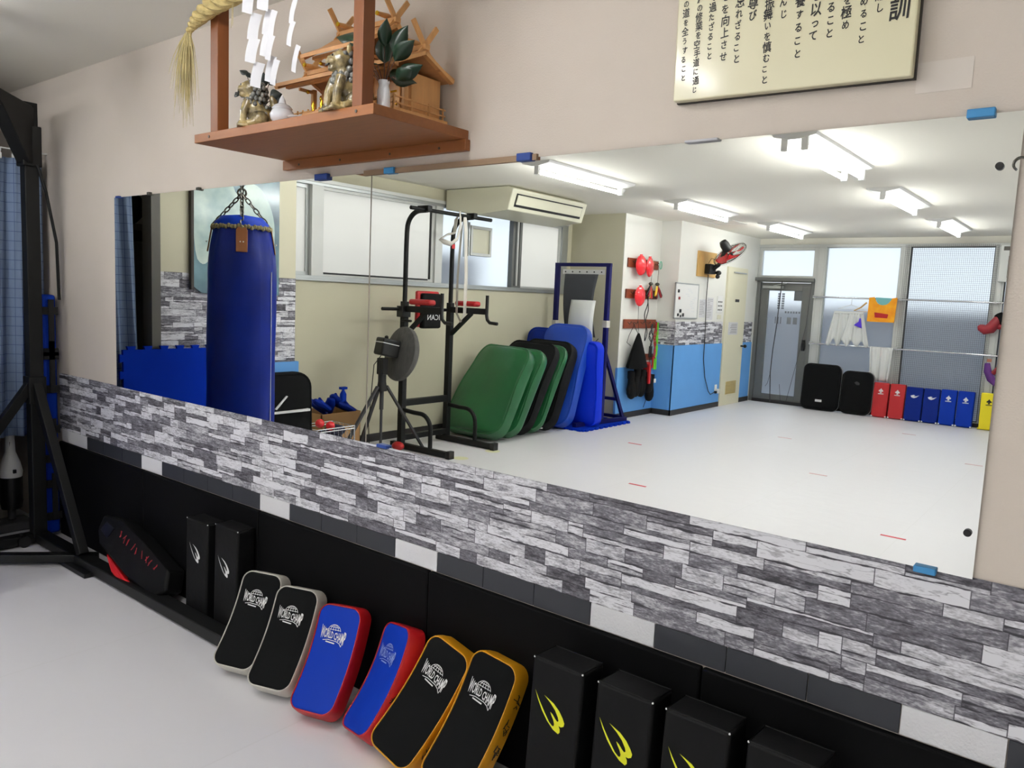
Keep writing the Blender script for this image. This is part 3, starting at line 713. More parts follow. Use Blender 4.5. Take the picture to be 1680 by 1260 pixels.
for i in range(9):
    u = .19+i*.042; 
    for q in range(2): a = rn.uniform(.9, 2.2); p = sh(u+rn.uniform(-.008, .008), .045+rn.uniform(-.008, .008), .0458); g.bar(p-(d_*cos(a)+up_*sin(a))*.014, p+(d_*cos(a)+up_*sin(a))*.014, .004, .001, nn)
part('lettering', g, mat('dull red print', (150, 26, 34), .5), t, label='worn red lettering')

# ---- punching bag rack in the corner
t = thing('bag_rack', 'black steel corner rack holding the blue punching bag, with braced post and floor rails', 'punching bag rack', (-4.44, -.17, 0))
PX, PY = -4.445, -.165
part('post', G().bar((PX, PY, .04), (PX, PY, 2.285), .066, .066, (1, 0, 0)), M_steelp, t, bevel=.004, smooth=False)
part('rail', G().bar((PX-.05, -.155, .035), (-2.60, -.155, .035), .07, .05), M_steelp, t, bevel=.004, smooth=False)
part('rail', G().bar((PX-.01, -.12, .035), (PX-.01, -1.75, .035), .07, .05), M_steelp, t, bevel=.004, smooth=False)
part('tie_bar', G().bar((-3.90, -.10, .04), (PX+.0, -.67, .04), .055, .04), M_steelp, t, bevel=.003, smooth=False)
part('brace', G().bar((PX+.02, PY, .86), (-3.93, -.155, .06), .045, .045), M_steelp, t, bevel=.003, smooth=False)
part('brace', G().bar((PX, PY-.02, .86), (PX, -.75, .06), .045, .045), M_steelp, t, bevel=.003, smooth=False)
part('brace_clamp', G().box(PX-.042, PX+.042, PY-.042, PY+.042, .76, .90), M_steelp, t, bevel=.004, smooth=False)
ax = Vector((-3.963, -.75, 2.30)); a0 = Vector((PX, PY, 2.23)); dd = (ax-a0).normalized()
part('arm', G().bar(a0-dd*.02, ax+dd*.12, .06, .075), M_steelp, t, bevel=.004, smooth=False)
sd = dd.cross(Vector((0, 0, 1))).normalized()
part('gusset', G().prism([(0, -.25), (.05, -.25), (.26, -.03), (.40, .03), (0, .03)], lambda u, v, d: a0+dd*u+Vector((0, 0, 1))*v+sd*d, -.035, .035), M_steelp, t, bevel=.004, smooth=False)
part('sleeve', G().box(PX-.045, PX+.045, PY-.045, PY+.045, 1.97, 2.17), M_steelp, t, bevel=.005, smooth=False)
g = G()
for z in (2.0, 2.07): g.cyl((PX+.045, PY-.02, z), (PX+.053, PY-.02, z), .009, n=6)
part('bolt', g, M_dsteel, t)
part('caster', G().cyl((PX-.04, PY-.08, .03), (PX+.04, PY-.08, .03), .03).cyl((PX, PY-.08, .03), (PX, PY-.08, .07), .012), M_black, t)
part('strap', G().tube([(PX+.045, PY+.02, 1.98), (PX+.04, PY+.06, 1.85), (PX+.0, PY+.12, 1.6), (PX-.02, PY+.135, 1.3)], .008, 8), M_steelp, t)
part('foot_plate', G().bar((-4.05, -.155, .012), (-3.75, -.155, .012), .14, .02), M_steelp, t, smooth=False)

# ---- punching bag hung from the rack, seen in the mirror
bx, by = -3.963, -.75
t = thing('punching_bag', 'blue vinyl punching bag with tan leather tabs, hanging on chains in the mirror reflection', 'punching bag', (bx, by, .5))
def bagfn(u, v):
    z = .42+v*(1.735-.42); a = 2*pi*u
    r = .186
    if v > .8: q = (v-.8)/.2; r = .186-.036*q*q
    if v < .04: r = .186-.03*(1-v/.04)**2
    r += .0035*sin(a*3+z*3)+.002*sin(a*7+z*11)
    if v > .72: r += .004*sin(a*11)*(v-.72)/.28
    return (bx+r*cos(a), by+r*sin(a), z)
g = G().grid(bagfn, 56, 40); g.lathe([(0, .425), (.157, .42)], (bx, by, 0), 56); part('skin', g, M_bagb, t)
g = G().lathe([(.150, 1.735), (.145, 1.765), (.11, 1.80), (0, 1.815)], (bx, by, 0), 40); part('top_flap', g, M_bluev, t)
g = G()
for i in range(56):
    a = 2*pi*i/56; g.sph((bx+.156*cos(a), by+.156*sin(a), 1.738+.004*sin(i*2.3)), .0115, (1, 1, 1.15), n=6)
part('frayed_rim', g, M_canvas, t)
g = G().tube([(bx+.190*cos(-.42), by+.190*sin(-.42), z) for z in (.43, .8, 1.2, 1.5)], .0022, 5); part('seam', g, M_print, t)
TA = radians(32.5)
for k in range(4):
    a = TA+k*pi/2; cx_, cy_ = cos(a), sin(a); n_ = Vector((cx_, cy_, 0)); tt = Vector((-cy_, cx_, 0)); O = Vector((bx, by, 0))
    tab = part('strap_tab', G().prism([(-.03, 1.60), (.03, 1.60), (.03, 1.72), (.02, 1.735), (-.02, 1.735), (-.03, 1.72)], lambda u, v, d: O+tt*u+n_*(.178+d-(.02 if v > 1.7 else 0))+Vector((0, 0, v)), 0, .006), M_leather, t, bevel=.002)
    part('strap_rivet', G().sph(O+n_*.186+tt*.008+Vector((0, 0, 1.655)), .004, n=8).sph(O+n_*.186-tt*.008+Vector((0, 0, 1.655)), .004, n=8), M_print, tab)
def chain(g, p0, p1, n, r=.0032, L_=None):
    p0, p1 = v3(p0), v3(p1); d = (p1-p0); dn = d.normalized(); s_ = d.length/n; ln = s_*.72
    side = dn.cross(Vector((.3, .8, .1))).normalized(); oth = dn.cross(side)
    for i in range(n):
        c = p0+dn*s_*(i+.5); w_ = side if i % 2 else oth; P = []
        for q in range(12):
            a = 2*pi*q/12; P.append(c+dn*cos(a)*ln*.86+w_*sin(a)*ln*.42)
        g.tube(P, r, 6, closed=True)
apex = Vector((bx, by, 1.93))
for k in range(4):
    a = TA+k*pi/2; g = G(); chain(g, (bx+.155*cos(a), by+.155*sin(a), 1.745), apex, 7, .0038); part('chain', g, M_dsteel, t)
g = G(); chain(g, apex, (bx, by, 2.25), 9, .0042); part('chain', g, M_dsteel, t)
part('shackle', G().tube(arc((bx, by, 1.935), .022, 0, 2*pi, 14, (cos(TA+pi/2), sin(TA+pi/2), 0), (0, 0, 1))[:-1], .006, 8, closed=True), M_dsteel, t)

# ---- curtain across the alcove
t = thing('alcove_curtain', 'pale blue checked curtain hanging on a thin rail across the alcove at the far left', 'curtain', (-4.66, -.3, .55))
me = bpy.data.meshes.new('cloth'); V = []; U = []; nu, nv = 72, 20; ZT, ZB = 2.03, .555
for j in range(nv+1):
    z = ZB+(ZT-ZB)*j/nv; k = (1-j/nv)
    for i in range(nu+1):
        u = i/nu; y = -.03-u*(.425+.05*k); ph = u*2*pi*4.5
        V.append((-4.655+(.016+.010*k)*sin(ph)+.006*sin(ph*2.3+z*3), y, z)); U.append((u*.62, z))
me.from_pydata(V, [], [(j*(nu+1)+i, j*(nu+1)+i+1, (j+1)*(nu+1)+i+1, (j+1)*(nu+1)+i) for j in range(nv) for i in range(nu)])
uvl = me.uv_layers.new(name='UVMap')
for l in me.loops: uvl.data[l.index].uv = U[l.vertex_index]
part('cloth', me, M_curt, t, solid=.0015)
part('rail', G().cyl((-4.655, -.001, 2.075), (-4.655, -.56, 2.075), .004, n=8), M_white, t)
g = G()
for i in range(7):
    y = -.045-i*.06; g.tube(arc((-4.655, y, 2.065), .012, 0, 2*pi, 12, (1, 0, 0), (0, 0, 1))[:-1], .0016, 5, closed=True).box(-4.66, -4.65, y-.006, y+.006, 2.02, 2.05)
part('ring', g, M_white, t)

# ---- long blue pad standing in the corner
t = thing('long_blue_shield', 'tall narrow blue body shield with black straps standing in the corner beside the stone print', 'body shield', (-4.56, -.06, 0))
g = G().box(-4.625, -4.50, -.10, -.032, .02, 1.325); part('body', g, M_bluev, t, bevel=.014)
g = G()
for z0, z1 in ((.98, 1.30), (.80, 1.08), (.42, .66), (.10, .36)):
    g.box(-4.488, -4.476, -.078, -.052, z0, z1).box(-4.50, -4.484, -.104, -.030, z0, z0+.04).box(-4.50, -4.484, -.104, -.030, z1-.08, z1-.04)
part('strap', g, M_strap, t)
# ---- stick vacuum behind the curtain
t = thing('stick_vacuum', 'white and black stick vacuum cleaner standing under the curtain in the alcove', 'vacuum cleaner', (-4.80, -.17, 0))
part('motor_body', G().lathe([(.0, .30), (.054, .30), (.058, .33), (.048, .38), (.026, .44), (.02, .56), (.019, .70), (0, .70)], (-4.80, -.17, 0), 20), M_white, t)
part('dust_cup', G().lathe([(.0, .12), (.05, .12), (.056, .16), (.056, .298), (0, .298)], (-4.80, -.17, 0), 20), M_black, t)
part('switch', G().box(-4.742, -4.73, -.18, -.165, .33, .35).box(-4.783, -4.778, -.18, -.165, .46, .50), M_black, t)
part('floor_head', G().box(-4.88, -4.72, -.30, -.08, .0, .05).cyl((-4.80, -.17, .05), (-4.80, -.17, .12), .02), M_rubber, t, bevel=.01)
single('broom', G().cyl((-5.3, -.55, .0), (-5.45, -.75, 1.9), .012), M_jamb, 'grey broom pole leaning in the dark alcove, the more upright one', 'broom', 'poles in the alcove')
single('broom', G().cyl((-5.2, -.75, .0), (-5.5, -.85, 1.8), .012), M_jamb, 'grey broom pole leaning in the dark alcove, the more slanted one', 'broom', 'poles in the alcove')
single('storage_bag', G().sph((-5.6, -.8, 1.93), .16, (1.2, 1.2, .9)), mat('dull green cloth', (26, 48, 36), .9), 'dark green bag high in the dark alcove', 'bag')
single('alcove_rack', G().box(-6.4, -5.0, -1.45, -.3, 1.74, 1.78), M_inside, 'dark board shelf inside the alcove', 'shelf')
# ---- blue foam mat standing against the partition
def jigsaw(L_=1.0, tooth=.02, step=.1):
    """outline of a square interlocking mat, all four edges toothed"""
    out = []
    def edge(p, q, nrm):
        n = int(round(L_/step))
        for i in range(n):
            a = i/n; 
            for (f1, h1) in ((0, 0), (.30, 0), (.24, tooth), (.76, tooth), (.70, 0)):
                t_ = a+f1/n; out.append((p[0]+(q[0]-p[0])*t_+nrm[0]*h1, p[1]+(q[1]-p[1])*t_+nrm[1]*h1))
    edge((0, 0), (L_, 0), (0, -1)); edge((L_, 0), (L_, L_), (1, 0)); edge((L_, L_), (0, L_), (0, 1)); edge((0, L_), (0, 0), (-1, 0))
    return out
g = G().prism(jigsaw(), lambda u, v, d: (-4.575+.03*(1-v)+d, -.355-u, v*.985+.03), 0, .02)
single('foam_mat', g, M_eva, 'square blue interlocking foam mat stood on edge against the poster wall', 'foam mat', smooth=False)
single('foam_mat', G().prism(jigsaw(), lambda u, v, d: (-4.49-u, -5.23-v, d), 0.001, .021), M_eva, 'blue interlocking foam mat lying under the navy target stand', 'foam mat', smooth=False)

# ---- poster on the partition
t = thing('fighter_poster', 'large glossy teal poster of a fighter in a white uniform above the stone print', 'poster', (-4.58, -1.12, 1.36))
g = G().prism([(.80, 1.40), (.86, 1.36), (1.42, 1.36), (1.42, 2.40), (.80, 2.40)], lambda u, v, d: (-4.597+d, -u, v), 0, .025); part('board', g, mat('poster teal', (108, 146, 156), .22, noise=.5, nscale=2.6, coat=.8, col2=(44, 64, 84)), t, smooth=False)
part('frame_edge', G().box(-4.598, -4.568, -.802, -.785, 1.38, 2.41), M_inside, t)
fx = lambda u, v: (-4.5712, -u, v)
part('jacket_print', G().flat(smooth_poly([(.80, 1.60), (.80, 2.16), (.86, 2.20), (.93, 2.15), (1.0, 2.19), (1.06, 2.08), (1.10, 1.98), (1.16, 2.08), (1.26, 2.08), (1.34, 1.98), (1.39, 1.82), (1.37, 1.55), (1.2, 1.46), (1.02, 1.5), (.94, 1.62), (.87, 1.52)]), fx), mat('poster uniform', (196, 210, 200), .25, noise=.5, nscale=3.5, coat=.8, bump=.5, bscale=6, col2=(120, 150, 150)), t, smooth=False, label='white uniform sleeve and lapel')
part('figure_print', G().flat(smooth_poly([(.96, 2.25), (1.1, 2.38), (1.28, 2.38), (1.32, 2.2), (1.22, 2.1), (1.08, 2.1)]), lambda u, v: (-4.5707, -u, v)), mat('poster face', (170, 168, 160), .25, noise=.4, nscale=6, coat=.8), t, smooth=False)
part('glove_print', G().flat(smooth_poly([(.90, 1.44), (1.02, 1.56), (1.06, 1.52), (.98, 1.42), (.92, 1.40)]), lambda u, v: (-4.5702, -u, v)), mat('poster dark', (48, 58, 66), .25, coat=.8), t, smooth=False)

# ================================================================== SHELF, SHRINE, SIGN
t = thing('hanging_shelf', 'orange-brown wooden shelf hung from two square posts above the left mirror', 'shelf', (-2.04, -.19, 1.88))
part('board', G().box(-2.485, -1.600, -.375, -.001, 1.881, 1.909), M_wood, t, bevel=.0015, smooth=False)
part('wall_batten', G().box(-2.498, -1.592, -.022, -.001, 1.848, 1.881), M_wood, t, bevel=.0015, smooth=False)
part('post', G().box(-2.392, -2.350, -.372, -.332, 1.909, ZC), M_woodz, t, bevel=.0015, smooth=False)
part('post', G().box(-1.690, -1.650, -.372, -.332, 1.909, ZC), M_woodz, t, bevel=.0015, smooth=False)
g = G()
for x in (-2.395, -1.668): g.cyl((x, -.3745, 1.895), (x, -.377, 1.895), .0042, n=10)
for x in (-2.40, -2.17, -1.92, -1.70): g.cyl((x, -.0215, 1.862), (x, -.0235, 1.862), .004, n=10)
part('screw', g, M_dsteel, t)

# straw rope with tassel and paper streamers
t = thing('sacred_rope', 'twisted straw rope with frayed tassel and white zigzag paper streamers hung across the shelf posts', 'straw rope', (-2.1, -.40, 2.2))
ctrl = [(-2.475, 2.225), (-2.44, 2.247), (-2.40, 2.262), (-2.33, 2.282), (-2.25, 2.290), (-2.12, 2.296), (-1.98, 2.300), (-1.84, 2.300), (-1.72, 2.290), (-1.62, 2.265)]
def rp(s_):
    k = s_*(len(ctrl)-1); i = min(int(k), len(ctrl)-2); r = k-i
    return Vector((ctrl[i][0]+(ctrl[i+1][0]-ctrl[i][0])*r, -.402, ctrl[i][1]+(ctrl[i+1][1]-ctrl[i][1])*r))
g = G()
for k in range(3):
    P = []; R = []
    for i in range(91):
        s_ = i/90; rr = .0065+.0185*sin(pi*min(max(s_, .0), 1))**.9; a = 2*pi*k/3+s_*34; P.append(rp(s_)+Vector((0, cos(a), sin(a)))*rr*.62); R.append(rr*.72)
    g.tube(P, R, 8)
part('rope', g, M_rope, t)
g = G(); rn = random.Random(9)
for i in range(95):
    p = Vector((-2.472+rn.uniform(-.008, .008), -.402+rn.uniform(-.008, .008), 2.222)); L_ = rn.uniform(.13, .30)*rn.uniform(.7, 1); sx_ = rn.gauss(-.035, .022); sy_ = rn.gauss(0, .018)
    P = [p, p+Vector((sx_*.4, sy_*.5, -L_*.2)), p+Vector((sx_*.8, sy_*.8, -L_*.55)), p+Vector((sx_, sy_*1.1, -L_))]; g.tube(P, [.0016, .0016, .0012, .0005], 4)
part('tassel', g, M_straw, t)
g = G().tube([(-2.205, -.41, 2.26), (-2.203, -.412, 2.235), (-2.208, -.412, 2.19)], .0008, 5).tube([(-2.20, -.41, 2.26), (-2.198, -.412, 2.24), (-2.200, -.412, 2.195)], .0008, 5)
part('loose_strand', g, M_straw, t)
def streamer(x, z0, wd, hs, yaw, seed):
    g = G(); c, s_ = cos(yaw), sin(yaw); z = z0; off = 0
    for i, h in enumerate(hs):
        fold = .006*(1 if i % 2 else -1)
        def q(u, v, f=fold, o=off): return (x+(u+o)*c, -.425+(u+o)*s_+f+sin(v*9)*.004, v)
        N_ = 5; V = []
        for j in range(N_+1):
            v = j/N_; zz = z-h*v; skew = .012*v+.003*sin(v*pi); V += [q(-wd/2-skew, zz), q(wd/2-skew, zz-.006)]
        g.add(V, [(2*j, 2*j+1, 2*j+3, 2*j+2) for j in range(N_)]); off += .016*(-1)**0*.9-.004; z -= h-.004; off += -.004
    part('paper_streamer', g, M_paper, t, solid=.0006, smooth=False)
streamer(-2.078, 2.292, .030, (.086, .076, .070, .070), .75, 1)
streamer(-2.012, 2.292, .022, (.088, .070, .066, .072), .62, 2)
streamer(-1.990, 2.292, .017, (.094, .076, .068, .070), .5, 3)
streamer(-1.893, 2.292, .013, (.080, .068, .066, .072), .5, 4)

# sprigs in vases
def sprig(label, x, y, z0, hv, leaves, m, seed, vase_h=.085):
    t = thing('leaf_vase', label, 'vase of leaves', (x, y, z0), 'evergreen sprigs on the shrine shelf')
    part('vase', G().lathe([(0, 0), (.016, 0), (.0185, .01), (.018, .055), (.0145, .068), (.014, .074), (.0165, .080), (.015, vase_h), (.012, vase_h-.002), (.011, .03), (0, .03)], (x, y, z0), 20), M_porc, t)
    rn = random.Random(seed); gs = G(); gl = G()
    for (dx, dy, dz, L_, wd, rx) in leaves:
        top = Vector((x+dx, y+dy, z0+dz)); b = Vector((x+dx*.08, y+dy*.08, z0+vase_h-.01)); gs.tube([b, b.lerp(top, .5)+Vector((dx*.1, 0, .012)), top], .0013, 5)
        d = Vector((dx*1.2, dy*.8, max(dz-vase_h, .02)*.55+rn.uniform(-.01, .03))).normalized(); sd_ = d.cross(Vector((.8+.25*sin(rx*5), -.55+.3*cos(rx*7), .1*sin(rx*3)))).normalized(); nr = d.cross(sd_)
        V = []; N_ = 9
        for j in range(N_+1):
            v = j/N_; hw = wd*.56*sin(pi*min(v, 1)**.82)*(1.12-.55*v); c = top+d*(L_*v)-Vector((0, 0, 1))*(L_*.22*v*v)
            V += [c-sd_*hw+nr*hw*.25, c, c+sd_*hw+nr*hw*.25]
        gl.add(V, [(3*j+k, 3*j+k+1, 3*j+k+4, 3*j+k+3) for j in range(N_) for k in range(2)])
    part('stem', gs, M_stem, t); part('foliage', gl, m, t, solid=.0006)
sprig('white porcelain vase with broad dark green leaves behind the right shelf post', -1.662, -.285, 1.909, 0,
      [(-.135, .02, .225, .125, .056, .3), (-.120, .03, .150, .140, .050, -.3), (-.09, .01, .19, .10, .05, .1), (-.05, .02, .14, .10, .055, 0), (.0, .0, .13, .11, .052, .5), (.02, .01, .16, .10, .046, -.4), (.04, 0, .13, .10, .046, .2), (.035, .02, .09, .09, .045, .8), (.0, .02, .10, .11, .050, .2), (.01, -.01, .17, .09, .042, 0), (.05, 0, .08, .07, .04, 1)], M_leaf, 1)
sprig('dull dark leaves in a vase hidden behind the left guardian lion', -2.325, -.235, 1.909, 0,
      [(-.105, 0, .155, .045, .042, .2), (-.08, .01, .145, .05, .038, .1), (-.075, 0, .215, .055, .022, .4), (-.05, .0, .17, .06, .036, -.3), (-.01, .01, .14, .06, .042, .2), (-.03, 0, .12, .055, .044, 0), (.01, 0, .16, .065, .036, -.2), (.05, 0, .165, .05, .030, .6), (.06, 0, .115, .07, .050, .4), (-.05, .0, .20, .045, .024, 0), (.07, 0, .085, .06, .050, 1.1), (.04, 0, .07, .06, .05, .9), (.09, 0, .10, .05, .04, .3)], M_leafd, 2)

def lion(label, x, y, s=1.0, rz=0):
    t = thing('guardian_lion', label, 'lion figurine', (x, y, 1.909), 'glazed guardian lions on the shelf', (0, 0, rz))
    g = G()   # faces -Y locally, sitting upright
    g.sph((0, .018, .035), .036, (.95, 1.05, .95)).sph((0, .0, .058), .032, (.95, .9, 1.15)).sph((0, -.006, .085), .026, (1, .9, .9)).sph((0, -.012, .112), .027, (1.05, 1, .95))
    for sx_ in (-1, 1):
        g.tube([(sx_*.018, -.018, .075), (sx_*.024, -.030, .045), (sx_*.024, -.034, .012), (sx_*.024, -.042, .006)], [.014, .011, .0095, .010], 10)
        g.sph((sx_*.032, .014, .026), .022, (.75, 1.15, 1.0)).tube([(sx_*.034, .0, .016), (sx_*.034, -.022, .008)], [.012, .010], 10).sph((sx_*.024, -.004, .138), .0085, (.6, .8, 1.4))
    g.sph((0, -.036, .108), .014, (1.25, .9, .7)).sph((0, -.034, .094), .011, (1.1, .9, .6)).sph((0, -.040, .116), .006, (1.3, 1, .8)).sph((-.010, -.032, .121), .006).sph((.010, -.032, .121), .006)
    g.tube([(0, .045, .02), (0, .060, .05), (0, .052, .085), (.004, .044, .10)], [.008, .012, .012, .005], 10)
    g.box(-.038, .038, -.05, .055, 0, .008)
    me = g.mesh('body'); me.transform(Matrix.Scale(s, 4)); part('body', me, M_glaze, t, local=True, remesh=.0022*s)
    g = G(); rn = random.Random(int(x*-100))
    for ring, (zc, rr, yy, n) in enumerate(((.126, .022, .0, 12), (.112, .028, .004, 14), (.096, .029, .004, 14), (.082, .028, .002, 14), (.070, .026, -.004, 12))):
        for k in range(n):
            a = 2*pi*k/n+ring*.3
            if ring < 3 and sin(a) < -.55: continue
            g.sph((rr*cos(a), yy+rr*sin(a), zc+rn.uniform(-.003, .003)), .0072, (1, 1, 1.15), 8)
    for k in range(10): g.sph((rn.uniform(-.03, .03), .03+rn.uniform(-.01, .015), .055+rn.uniform(-.02, .02)), .006, n=8)
    me = g.mesh('mane'); me.transform(Matrix.Scale(s, 4)); part('mane', me, M_glazed, t, local=True)
    g = G().sph((-.010, -.0375, .121), .0028, n=8).sph((.010, -.0375, .121), .0028, n=8).box(-.009, .009, -.0475, -.044, .099, .102)
    me = g.mesh('eyes'); me.transform(Matrix.Scale(s, 4)); part('eyes', me, M_black, t, local=True)
lion('dark glazed guardian lion figurine at the left post, head raised', -2.215, -.325, 1.08, -.55)
lion('ochre glazed guardian lion figurine beside the right post in front of the shrine', -1.775, -.325, 1.22, -.25)

t = thing('water_jar', 'white porcelain water jar with a pointed conical lid between the two lions', 'jar', (-2.085, -.315, 1.909))
part('jar', G().lathe([(0, 0), (.018, 0), (.034, .018), (.037, .032), (.030, .046), (.026, .050), (0, .050)], (-2.085, -.315, 1.909), 24), M_porc, t)
part('lid', G().lathe([(.029, .048), (.031, .052), (.024, .060), (.012, .066), (.009, .078), (0, .094)], (-2.085, -.315, 1.909), 24), M_porc, t)
t = thing('offering_dish', 'small white spouted dish beside the conical-lidded jar', 'dish', (-2.0, -.31, 1.909))
part('bowl', G().lathe([(0, 0), (.016, 0), (.028, .012), (.026, .014), (.012, .006), (0, .006)], (-1.99, -.33, 1.909), 20), M_porc, t)
t = thing('offering_stand', 'little dark wooden stand with two gold finials by the shrine', 'offering stand', (-1.96, -.27, 1.909))
part('stand', G().box(-2.02, -1.88, -.29, -.25, 1.909, 1.945), M_hinoki2, t, bevel=.001, smooth=False)
for x in (-1.985, -1.945): part('finial', G().lathe([(.002, 0), (.005, .006), (.003, .012), (.0055, .022), (.003, .030), (0, .038)], (x, -.275, 1.945), 12), M_gold, t)

# the little shrine
t = thing('house_shrine', 'pale wooden miniature shrine with crossed roof finials at the back of the shelf', 'shrine', (-1.9, -.15, 1.909))
part('base', G().box(-2.16, -1.655, -.265, -.02, 1.909, 1.922).box(-2.14, -1.67, -.24, -.02, 1.922, 1.938), M_hinoki, t, bevel=.001, smooth=False)
g = G()
for i in range(4): g.box(-1.95, -1.85, -.275+i*.012, -.263+i*.012, 1.909, 1.917+i*.007)
part('step', g, M_hinoki, t, smooth=False)
g = G()
for x0, x1 in ((-2.14, -1.98), (-1.82, -1.675)):
    for z in (1.950, 1.965): g.bar((x0, -.238, z), (x1, -.238, z), .004, .004)
    n = 6
    for i in range(n+1): xx = x0+(x1-x0)*i/n; g.bar((xx, -.238, 1.938), (xx, -.238, 1.972), .004, .004)
for yy in (-.238, -.17, -.10, -.04): g.bar((-1.672, yy, 1.938), (-1.672, yy, 1.972), .004, .004)
for z in (1.950, 1.968): g.bar((-1.672, -.238, z), (-1.672, -.03, z), .004, .004)
part('railing', g, M_hinoki, t, smooth=False)
g = G().box(-2.00, -1.80, -.17, -.03, 1.938, 2.13).box(-2.11, -2.00, -.15, -.03, 1.938, 2.055).box(-1.80, -1.695, -.15, -.03, 1.938, 2.055)
for x in (-2.005, -1.795, -2.112, -1.692, -1.9): g.box(x-.006, x+.006, -.185, -.17, 1.938, 2.10 if -2.05 < x < -1.75 else 2.05)
part('body', g, M_hinoki, t, bevel=.001, smooth=False)
for x in (-1.935, -1.865, -2.055, -1.748):
    dd_ = part('door', G().box(x-.030, x+.030, -.176, -.170, 1.945, 2.07 if -2 < x < -1.8 else 2.03), M_hinoki, t, bevel=.001, smooth=False)
    g = G().cyl((x-.02, -.178, 2.00), (x+.02, -.178, 2.00), .003, n=8)
    for q in (-.022, .022): g.sph((x+q, -.179, 1.965), .0045, (1, .5, 1.6), 8).sph((x+q, -.179, 2.02), .0045, (1, .5, 1.6), 8)
    part('door_fitting', g, M_gold, dd_)
def roof_g(x0, x1, yr, zr, yf, yb, ze, th=.011):
    P = [(yf, ze), ((yf+yr)/2, (zr+ze)/2-.008), (yr, zr), ((yb+yr)/2, (zr+ze)/2-.008), (yb, ze)]
    return G().prism(P+[(u, v-th) for u, v in reversed(P)], lambda u, v, d: (d, u, v), x0, x1)
for (x0, x1, yr, zr, yf, yb, ze) in ((-2.205, -1.655, -.135, 2.118, -.262, -.012, 2.062), (-2.04, -1.78, -.135, 2.215, -.285, -.010, 2.120)):
    r_ = part('roof', roof_g(x0, x1, yr, zr, yf, yb, ze), M_hinoki2, t, smooth=False)
    part('ridge_beam', G().box(x0-.006, x1+.006, yr-.010, yr+.010, zr-.004, zr+.010), M_hinoki, r_, smooth=False)
    for xe in (x0+.006, x1-.006):
        for s_ in (-1, 1): part('roof_cross', G().bar((xe, yr-s_*.022, zr-.022), (xe, yr+s_*.048, zr+.068), .015, .007, (1, 0, 0)), M_hinoki, r_, smooth=False)
        for s_ in (-1, 1): part('gable_board', G().bar((xe, yr, zr-.012), (xe, (yf if s_ < 0 else yb)-s_*.004, ze-.012), .010, .016, (1, 0, 0)), M_hinoki, r_, smooth=False)
    n = 5 if x1-x0 > .3 else 3
    for i in range(n):
        xx = x0+.04+(x1-x0-.08)*i/(n-1); part('ridge_log', G().tube([(xx, yr-.040, zr+.018), (xx, yr, zr+.020), (xx, yr+.040, zr+.018)], [.006, .0085, .006], 10), M_hinoki, r_)
        part('ridge_cap', G().cyl((xx, yr-.044, zr+.018), (xx, yr-.039, zr+.018), .0066, n=10), M_gold, r_)
    part('eave_beam', G().bar((x0+.02, yf+.035, ze-.006), (x1-.02, yf+.035, ze-.006), .012, .010), M_hinoki, r_, smooth=False)
g = G()
for k, (x, z) in enumerate(((-2.0, 2.10), (-1.8, 2.10), (-2.11, 2.04), (-1.69, 2.04))): g.bar((x, -.235, z), (x, -.17, z), .007, .009)
part('bracket', g, M_hinoki2, t, smooth=False)
part('fitting', G().sph((-1.70, -.21, 2.035), .006, n=8).sph((-2.10, -.21, 2.035), .006, n=8).sph((-1.80, -.238, 2.10), .006, n=8).sph((-2.0, -.238, 2.10), .006, n=8), M_gold, t)

# ---- calligraphy board
t = thing('calligraphy_board', 'cream varnished board with black brush calligraphy hung above the right mirror', 'calligraphy board', (-.65, -.02, 1.896))
SA = (-.912, 1.905); SB = (-.388, 1.894)
def sg(u, v, d): # u 0..1 across, v metres up, d depth from wall
    return Vector((SA[0]+(SB[0]-SA[0])*u, -d-.02*v, SA[1]+(SB[1]-SA[1])*u+v))
g = G().prism([(0, 0), (1, 0), (1, .42), (0, .42)], lambda u, v, d: sg(u, v, d), .006, .034); part('board', g, M_sign, t, bevel=.003, smooth=False)
g = G().prism([(.003, -.004), (1.003, -.004), (1.006, .42), (1.0, .42)], lambda u, v, d: sg(u, v, d), .004, .028); part('backing', G().prism([(.0, -.002), (1.006, -.002), (1.006, .42), (.0, .42)], lambda u, v, d: sg(u, v, d), .002, .012), M_inside, t, smooth=False)
COLS = [('道場訓', -.420, 2.000, .050), ('錬磨し', -.458, 2.022, .024), ('心技を極めること', -.489, 1.966, .0245), ('真髄を極め', -.522, 2.000, .024), ('感に敏なること', -.554, 1.988, .0255), ('剛健を以って', -.587, 1.988, .026), ('精神を涵養すること', -.620, 1.956, .0265), ('礼節を重んじ', -.657, 2.045, .025), ('粗暴の振舞いを慎むこと', -.689, 1.913, .0225), ('神仏を尊び', -.725, 2.054, .026), ('美徳を忘れざること', -.758, 1.967, .0240), ('体力とを向上させ', -.791, 1.976, .0255), ('臨んで過たざること', -.824, 1.985, .021), ('生涯の修業を空手道に通じ', -.856, 1.914, .0200), ('極真の道を全うすること', -.889, 1.945, .0205)]
gi = G(); rn = random.Random(4)
for txt, x, zb, sz in COLS:
    for k, ch in enumerate(reversed(txt)):
        zc = zb+sz*.5+k*sz*1.02
        if zc > 2.26: break
        u = (x-SA[0])/(SB[0]-SA[0]); rr = rn.uniform(-.08, .08); sc = sz*rn.uniform(.88, 1.08)*(1.1 if ord(ch) > 0x3100 else .84); dx = rn.uniform(-.0015, .0015)
        cg_ = text_g(ch, sc, lambda a, b: (a, b), sx=.82, bold=sz*.018)
        base = SA[1]+(SB[1]-SA[1])*u
        gi.add([sg((x+dx+(p[0]*cos(rr)-p[1]*sin(rr))-SA[0])/(SB[0]-SA[0]), zc-base+(p[0]*(sin(rr)+.10)+p[1]*cos(rr)), .0347) for p in cg_.v], cg_.f)
